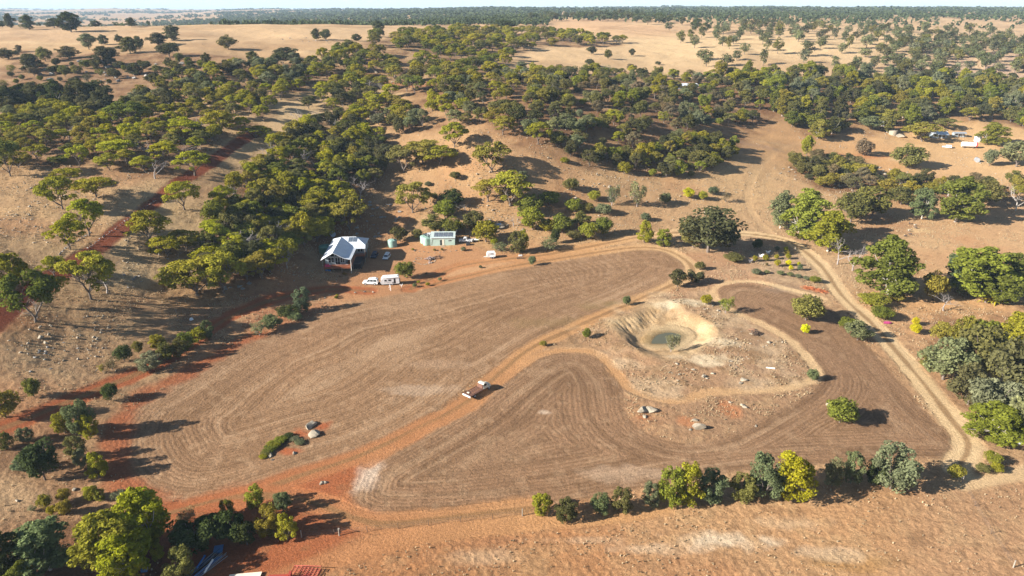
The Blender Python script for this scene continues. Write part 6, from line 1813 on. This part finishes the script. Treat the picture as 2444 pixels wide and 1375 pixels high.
for k, (a, b) in enumerate(((848,699),(890,698),(776,712),(787,705),(870,697))):
    rock(a, b, 6, ['pale kerb stone below the white wagon, left', 'pale kerb stone below the caravan', 'pale kerb stone at the drive, left', 'pale kerb stone at the drive, right', 'dark stump below the white wagon'][k], None, 'rock_pale' if k < 4 else 'rock_grey', .8, 'kerb_stone')
X, Y = at(1241, 617)
t = thing('wooden_pallet', 'brown slatted crate lying right of the horse trailer', 'crate', X, Y, R(4))
for k in range(6):
    MB().box(-1.1 + k * .38, -.85 + k * .38, -.3, .3, .38, .44).build('slat', 'brown_log', t)
MB().box(-1.1, 1.1, -.3, -.22, 0, .38).box(-1.1, 1.1, .22, .3, 0, .38).build('bearer', 'dark_wood', t)
X, Y = at(1242, 611)
lone(MB().box(-.6, .6, -.3, .3, 0, .28, .08, .08).box(-.65, .65, -.34, .34, .28, .33), 'white_trough', 'white_paint', 'white trough on the ground behind the slatted crate', 'trough', X, Y, .15)
X, Y = at(795, 574)
t = thing('satellite_dish', 'grey satellite dish standing behind the house', 'satellite dish', X, Y, R(30))
MB().bar((0, 0, -.2), (0, 0, 2.2), .05, 6).build('mast', 'tin_grey', t)
d = MB().lathe([(.01, 0), (.4, .06), (.8, .22), (1.1, .45)], 20).build('dish', 'tin_grey', t, True, (0, 0, 2.3), (R(60), 0, 0))
# magenta sheet by the road
X, Y = at(2117, 771)
lone(MB().slab([(-1.2, -.4, .12), (.2, -.8, .25), (1.3, -.2, .15), (.9, .6, .3), (-.6, .7, .2)], .06), 'ground_sheet', 'magenta_cloth', 'crumpled magenta sheet lying beside the right road', 'sheet', X, Y)
# white pipe right of the dam
X, Y = at(1838, 880)
lone(MB().bar((-.9, .2, .15), (.9, -.3, .2), .14, 10).bar((.88, -.3, .2), (1.0, -.33, .2), .18, 10), 'white_pipe', 'white_paint', 'short white pipe lying right of the dam', 'pipe', X, Y)
X, Y = at(2440, 1060)
lone(MB().box(-.9, .9, -.3, .3, 0, .5, .05, .05).box(-.95, .95, -.34, .34, .5, .56), 'white_trough', 'white_paint', 'white trough at the right photo edge below the thicket', 'trough', X, Y)

# orchard
ORCH = [(1854,599,1.1,'gg'),(1875,599,1.0,'lime'),(1852,611,1.0,'br'),(1877,608,1.2,'yo'),(1827,614,.9,'br'),(1802,624,1.2,'yg'),(1827,623,1.3,'yg'),(1853,618,1.0,'yg'),(1880,618,1.2,'yg'),(1855,636,1.4,'yg'),(1881,634,1.2,'yel'),(1906,634,.8,'lime'),(1830,634,.6,'br'),(1887,645,1.0,'yel'),(1909,645,1.2,'bg')]
for k, (a, b, w, c) in enumerate(ORCH):
    X, Y = at(a, b)
    row = ['back row', 'back row', 'second row', 'second row', 'second row', 'third row', 'third row', 'third row', 'third row', 'front row', 'front row', 'front row', 'front row', 'front edge', 'front edge'][k]
    colr = {'gg': 'grey', 'lime': 'lime-yellow', 'br': 'brownish', 'yo': 'olive', 'yg': 'yellow-green', 'yel': 'bright yellow', 'bg': 'blue-green'}[c]
    pos = sorted([o_[0] for i_, o_ in enumerate(ORCH) if ['b', 'b', '2', '2', '2', '3', '3', '3', '3', 'f', 'f', 'f', 'f', 'e', 'e'][i_] == ['b', 'b', '2', '2', '2', '3', '3', '3', '3', 'f', 'f', 'f', 'f', 'e', 'e'][k]]).index(a)
    plant_at('bush', X, Y, w * 1.7, w * 1.7, c, f'{colr} orchard tree, {["first", "second", "third", "fourth"][pos]} from the left in the {row}', 'small orchard trees', name='citrus_tree')
for k, (a, b, w) in enumerate(((1805,655,3.4),(1830,653,2.0),(1862,656,2.6),(1886,659,2.4),(1905,663,2.2),(1925,668,2.2),(1945,674,3.6))):
    X, Y = at(a, b)
    plant_at('bush', X, Y, w, w * .55, 'bgr' if k == 6 else 'gg', f'{"bright green bush at the right end" if k == 6 else ["leftmost", "second", "third", "fourth", "fifth", "sixth"][k] + " grey-green bush"} of the low hedge in front of the orchard', 'low hedge in front of the orchard')

# palms by the creek
def palm(px, py, label, s):
    X, Y = at(px, py)
    t = thing('palm', label, 'palm', X, Y, RNG.uniform(0, 6), 'pair of palms by the creek')
    MB().lathe([(.55 * s, -.3), (.62 * s, .4), (.55 * s, 1.0), (.4 * s, 1.5 * s), (.01, 1.6 * s)], 12).build('trunk', 'bark', t)
    for k in range(26):
        a = 2.4 * k; el = R(78 - 3.2 * k)
        L = 3.0 * s
        V = []; F = []
        for j in range(7):
            u = j / 6
            r = L * u * math.cos(el) + .0; zz = 1.5 * s + L * u * math.sin(el) - 1.6 * s * u * u
            w = .30 * s * math.sin(math.pi * min(1, u * .92 + .1)) + .03
            V += [(r * math.cos(a) - w * math.sin(a), r * math.sin(a) + w * math.cos(a), zz - .1 * w), (r * math.cos(a) + w * math.sin(a), r * math.sin(a) - w * math.cos(a), zz - .1 * w)]
            if j: F.append((2 * j - 2, 2 * j - 1, 2 * j + 1, 2 * j))
        me = mesh_from('frond', V, F, [M['leaf']], tone=np.full(len(V), .35 + .4 * RNG.random()))
        part('frond', me, t, (.40, .34, .03))
palm(2354, 722, 'left of the two yellow-green palms beside the creek', 1.0)
palm(2371, 724, 'right of the two yellow-green palms beside the creek', .85)

# sheep in the creek paddock
def sheep(px, py, label, mat, rz):
    X, Y = at(px, py)
    bm = bmesh.new()
    V = []; F = []
    tube(V, F, [(-.52, 0, .62), (-.42, 0, .66), (-.1, 0, .68), (.3, 0, .68), (.48, 0, .72), (.60, 0, .86), (.78, 0, .90), (.92, 0, .80)], [.10, .24, .29, .27, .2, .12, .11, .06], 10)
    for a in (-.36, .30):
        for b in (-.14, .14):
            tube(V, F, [(a, b, .58), (a + (.05 if a < 0 else 0), b, .32), (a, b, 0)], [.085, .05, .04], 6)
    tube(V, F, [(.70, .06, .95), (.66, .2, .93)], [.04, .02], 5); tube(V, F, [(.70, -.06, .95), (.66, -.2, .93)], [.04, .02], 5)
    me = mesh_from('sheep', V, F, [M[mat]], smooth=True)
    o = part('sheep', me, None); o.location = (X, Y, gz(X, Y)); o.rotation_euler = (0, 0, rz)
    tag(o, label, 'sheep', 'sheep in the creek paddock')
for (a, b, m_, rz, lb) in ((2183,540,'wool',.3,'pale sheep at the top of the small flock in the creek paddock'),(2185,546,'wool_dark',2.8,'dark sheep just below the topmost pale one'),(2169,553,'wool',.2,'pale sheep at the left middle of the small flock'),(2160,566,'wool_dark',.1,'dark sheep lowest in the small flock'),(2172,562,'wool_dark',3.0,'dark sheep right of the lowest one'),(2170,535,'wool_dark',1.0,'lone dark sheep above the small flock')):
    sheep(a, b, lb, m_, rz)

# ---------------------------------------------------------------- far homestead on the right
def far_house(px, py, W, D, label, rz, roofm='roof_tin', ridge=1.2, name='farmhouse'):
    X, Y = at(px, py)
    h = thing(name, label, 'house', X, Y, rz)
    MB().box(-W / 2 + .5, W / 2 - .5, 1.2, D, -.8, 2.7).build('wall', 'clad_grey', h)
    MB().slab([(-W / 2, -.4, 2.5), (W / 2, -.4, 2.5), (W / 2, D / 2, 2.7 + ridge), (-W / 2, D / 2, 2.7 + ridge)], .08).build('roof_panel', roofm, h)
    MB().slab([(-W / 2, D / 2, 2.7 + ridge), (W / 2, D / 2, 2.7 + ridge), (W / 2, D + .4, 2.5), (-W / 2, D + .4, 2.5)], .08).build('roof_panel', roofm, h)
    for k in range(4):
        xx = -W / 2 + .3 + k * (W - .6) / 3
        MB().box(xx - .07, xx + .07, -.2, -.06, -.5, 2.5).build('post', 'post_wood', h)
    for k in range(2):
        w = MB().box(-W / 4 + k * W / 2 - .8, -W / 4 + k * W / 2 + .8, 1.17, 1.195, .9, 2.1).build('window', 'white_paint', h)
        MB().box(-W / 4 + k * W / 2 - .7, -W / 4 + k * W / 2 + .7, 1.15, 1.168, 1.0, 2.0).build('pane', 'glass', w)
    MB().box(-.45, .45, 1.16, 1.19, 0, 2.0).build('door', 'dark_wood', h)
    return h
far_house(2243, 332, 9.5, 9, 'white-roofed homestead among trees at far right', R(-12))
far_house(2290, 331, 7, 4, 'low shaded shed right of the white-roofed homestead', R(-8), 'tin_grey', .4, 'open_shed')
far_house(1640, 212, 16, 9, 'long white-roofed building among gums in the distance', R(5), 'roof_tin', 1.0)
X, Y = at(2259, 354)
car('parked_car', 'white car parked below the far homestead', X, Y, R(155), 'white_paint', 4.7, 1.85, 1.6)
def round_tank(px, py, L, r, label, rz, endmat):
    X, Y = at(px, py)
    t = thing('fuel_tank', label, 'tank', X, Y, rz)
    MB().cyl((-L / 2, 0, r + .6), r, L, 20, 'x').build('barrel', 'white_paint', t, False)
    MB().cyl((L / 2, 0, r + .6), r * 1.01, .7, 20, 'x').build('end_cap', endmat, t); MB().cyl((-.4, 0, 2 * r + .55), .3, .2, 10).build('hatch', 'dark_trim', t)
    for xx in (-L / 3, L / 3):
        MB().box(xx - .2, xx + .2, -r * .8, r * .8, -.3, .8).build('cradle', 'dark_wood', t)
round_tank(2310, 354, 7.0, 1.35, 'long white tank with a red end below the far homestead', R(-16), 'red_paint')
def plain_tank(px, py, r, h, label, mat):
    X, Y = at(px, py)
    t = thing('water_tank', label, 'water tank', X, Y + r)
    MB().lathe([(r, -.4), (r, h), (r * .97, h + .08)], 22).build('tank_wall', mat, t, True); MB().lathe([(r, h + .05), (r * .3, h + .4), (.01, h + .42)], 22).build('tank_roof', mat, t, True)
plain_tank(2337, 341, 1.9, 2.6, 'white tank under the dense bright tree at far right', 'white_paint')
plain_tank(2136, 322, 2.4, 2.4, 'pale tank left of the wide tree by the far homestead', 'rock_pale')
plain_tank(2108, 301, 1.3, 2.2, 'small white tank in the wood left of the far homestead', 'white_paint')
X, Y = at(2330, 389)
t = thing('culvert_tank', 'silver half-round tank lying on the pale ground at far right', 'tank', X, Y, R(70))
MB().cyl((-1.2, 0, 1.1), 1.2, 2.4, 20, 'x').build('barrel', 'tin_grey', t); MB().cyl((-1.26, 0, 1.1), 1.22, .06, 20, 'x').build('end_plate', 'tin_grey', t)
rock(2153, 325, 24, 'white boulder beside the pale tank near the far homestead')
X, Y = at(1193, 546)
lone(MB().slab([(-.9, 0, 0), (.9, 0, 0), (.7, .6, 2.0), (-.7, .6, 2.0)], .05).bar((-.9, 0, 0), (-.7, .6, 2.0), .05), 'old_sheet', 'blue_plastic', 'pale blue sheet propped among the bushes right of the shed', 'sheet', X, Y, .4)

# ---------------------------------------------------------------- scrap at the bottom left
X, Y = at(490, 1352); rs = random.Random(5)
t = thing('pipe_stack', 'stack of long blue and grey pipes in the tree shade at the bottom', 'pipe stack', X, Y, R(62))
for k in range(30):
    y = rs.uniform(-1.3, 1.3); L = rs.uniform(4.5, 6.5); x0 = rs.uniform(-3.4, -2.4); z = .08 + rs.random() * .45 * (1 - abs(y) / 1.6); sk = rs.uniform(-.35, .35)
    MB().bar((x0, y, z), (x0 + L, y + sk, z + rs.uniform(-.05, .25)), rs.uniform(.03, .07), 6).build('pipe', rs.choice(['blue_pipe', 'blue_pipe', 'tin_grey', 'dark_trim', 'post_wood', 'tin_grey']), t)
for k, (a, b, mt) in enumerate(((497, 1360, 'white_paint'), (478, 1350, 'blue_pipe'))):
    X, Y = at(a, b)
    lone(MB().bar((0, -1.2, .5), (.3, 1.2, .7), .14, 10).bar((.29, 1.15, .7), (.31, 1.28, .71), .17, 10), 'drain_pipe', mt, ['short fat white pipe on top of the pipe stack', 'short fat blue pipe on top of the pipe stack'][k], 'pipe', X, Y, z=gz(X, Y) + .1)
X, Y = at(522, 1316)
lone(MB().slab([(-.7, -.6, .5), (.7, -.6, .5), (.75, .7, .62), (-.65, .7, .62)], .04).box(-.6, .6, -.5, .6, 0, .46), 'white_board', 'blue_plastic', 'pale blue-white board on a box above the pipe stack', 'board', X, Y, .25)
X, Y = at(345, 1362)
lone(MB().box(-.45, .45, -.35, .35, 0, .5, .03, .03).box(-.5, .5, -.4, .4, .5, .56), 'cool_box', 'blue_plastic', 'pale blue box under the trees at the bottom left', 'box', X, Y, .2)
X, Y = at(587, 1378)
lone(MB().slab([(-2.6, -.6, .25), (2.2, -.6, .25), (2.3, .6, .3), (-2.5, .5, .3)], .08).box(-2.2, 1.9, -.3, .3, 0, .17), 'long_panel', 'beige_sheet', 'long beige panel cut by the bottom edge', 'panel', X, Y, R(6))
X, Y = at(728, 1374)
t = thing('harrow', 'red iron harrow frame on the red ground at the bottom edge', 'harrow', X, Y, R(-8))
for k in range(7):
    MB().bar((-2.2, -.9 + k * .34, .45), (2.2, -.9 + k * .34, .45), .06, 4).build('beam', 'rust_red', t)
for k in range(8):
    MB().bar((-2.1 + k * .6, -1.0, .5), (-2.1 + k * .6, 1.25, .5), .055, 4).build('cross_bar', 'rust_red', t)
    for j in range(4):
        MB().bar((-2.1 + k * .6, -.9 + j * .68, .5), (-2.0 + k * .6, -.9 + j * .68, .0), .03, 4).build('tine', 'rust_red', t)
MB().bar((-2.2, 1.25, .5), (2.2, 1.25, .95), .07, 4).build('hitch_bar', 'rust_red', t)
X, Y = at(668, 1384)
lone(MB().box(-1.7, 1.7, -.35, .35, .25, .75).box(1.45, 1.8, -.4, .4, .2, 1.25).bar((-1.4, -.3, 0), (-1.4, -.3, .3), .08).bar((1.4, -.3, 0), (1.4, -.3, .3), .08), 'red_hopper', 'rust_red', 'dark red machine part cut by the bottom edge', 'machinery', X, Y, R(4))
# ---------------------------------------------------------------- dry grass tufts on the unploughed ground
def tufts():
    rs = np.random.RandomState(77)
    x, y = XYZ[:, 0], XYZ[:, 1]
    ok = np.where((CLS == 0) & (y < 330) & (y > 70))[0]
    dens = TUS[ok] * sstep(.38, .62, fbm(x[ok] / 5, y[ok] / 5, 2, 61.5))
    area = (y[ok] / 160.0) ** 1.2 * np.where(y[ok] < 125, .25, 1.0)
    pr = dens * area; pr /= pr.sum()
    n = 42000
    pick = rs.choice(ok, n, p=pr)
    jx = (rs.rand(n) - .5) * .5; jy = (rs.rand(n) - .5) * .5
    P = np.stack([x[pick] + jx, y[pick] + jy, GZf[pick] - .03], -1)
    hgt = rs.uniform(.12, .34, n) * (.8 + .3 * (y[pick] / 200)); r = hgt * rs.uniform(.5, .9, n)
    V = []; T = []
    for k in range(3):
        a = rs.uniform(0, 2 * math.pi, n)
        d = np.stack([np.cos(a), np.sin(a), np.zeros(n)], -1); e = np.stack([-np.sin(a), np.cos(a), np.zeros(n)], -1)
        tip = P + d * (r * .5)[:, None] + np.array((0, 0, 1))[None] * hgt[:, None]
        q = np.stack([P - e * (r * .55)[:, None], P + e * (r * .55)[:, None], tip + e * (r * .3)[:, None], tip - e * (r * .3)[:, None]], 1)
        V.append(q); T.append(np.clip(rs.normal(.5, .2, n), 0, 1))
    me = leaf_mesh('dry_grass', np.concatenate(V), np.concatenate(T))
    o = bpy.data.objects.new('dry_grass', me); o.color = (.50, .39, .245, 1); link(o); o['kind'] = 'stuff'
    tag(o, 'dry straw-coloured grass tufts over the unploughed ground', 'grass')
tufts()
def weeds():
    """strip of low green weeds in the big field"""
    rs = random.Random(3)
    k = 0
    for (a, b, w, c) in ((668,1055,2.2,'bgr'),(655,1066,2.4,'bgr'),(645,1075,2.2,'g'),(636,1083,1.8,'ol'),(690,1043,1.8,'dg'),(704,1050,1.6,'gg'),(715,1058,1.8,'gg'),(678,1050,1.8,'g'),(628,1092,1.4,'yg')):
        X, Y = at(a, b)
        plant_at('bush', X, Y, w * 1.2, w * .42, c, ['fifth from the top', 'sixth from the top', 'seventh from the top', 'eighth from the top', 'topmost', 'grey second', 'grey third', 'fourth from the top', 'lowest'][k] + ' clump in the strip of green weeds in the big field', 'strip of weeds in the big field', name='weed_clump'); k += 1
weeds()

def stones():
    """loose stones strewn over the slopes, past counting"""
    rs = np.random.RandomState(31)
    x, y = XYZ[:, 0], XYZ[:, 1]
    h = XYZ[:, 2]
    ok = np.where((CLS == 0) & (y > 140) & (y < 420) & ((h > 1.6) | ((np.abs(x - 52) < 22) & (y < 185) & (y > 158))))[0]
    w = sstep(.52, .66, fbm(x[ok] / 13, y[ok] / 13, 3, 91.5)) * (y[ok] / 200) ** 1.5 + 1e-6
    pick = rs.choice(ok, 5200, p=w / w.sum())
    P = XYZ[pick] + np.stack([(rs.rand(5200) - .5) * 1.5, (rs.rand(5200) - .5) * 1.5, np.zeros(5200)], -1)
    base = np.array([(1, 0, 0), (0, 1, 0), (-1, 0, 0), (0, -1, 0), (.2, .1, .8), (0, 0, -.6)], float)
    F = np.array([(0, 1, 4), (1, 2, 4), (2, 3, 4), (3, 0, 4), (1, 0, 5), (2, 1, 5), (3, 2, 5), (0, 3, 5)])
    r = rs.uniform(.12, .42, 5200) * (1 + .8 * (rs.rand(5200) > .93))
    V = base[None] * (1 + .35 * rs.normal(size=(5200, 6, 1))) * r[:, None, None]
    a = rs.uniform(0, 6.28, 5200); c, s_ = np.cos(a)[:, None], np.sin(a)[:, None]
    V = np.stack([V[..., 0] * c - V[..., 1] * s_, V[..., 0] * s_ + V[..., 1] * c, V[..., 2]], -1) + P[:, None, :]
    FF = (F[None] + 6 * np.arange(5200)[:, None, None]).reshape(-1, 3)
    me = bpy.data.meshes.new('loose_stones'); VV = V.reshape(-1, 3)
    me.vertices.add(len(VV)); me.vertices.foreach_set('co', VV.astype(np.float32).ravel())
    me.loops.add(FF.size); me.loops.foreach_set('vertex_index', FF.astype(np.int32).ravel())
    me.polygons.add(len(FF)); me.polygons.foreach_set('loop_start', np.arange(0, FF.size, 3, dtype=np.int32))
    me.materials.append(M['rock_pale']); me.update(calc_edges=True)
    o = bpy.data.objects.new('loose_stones', me); link(o); o['kind'] = 'stuff'
    tag(o, 'small pale loose stones strewn over the dry slopes', 'stones')
stones()
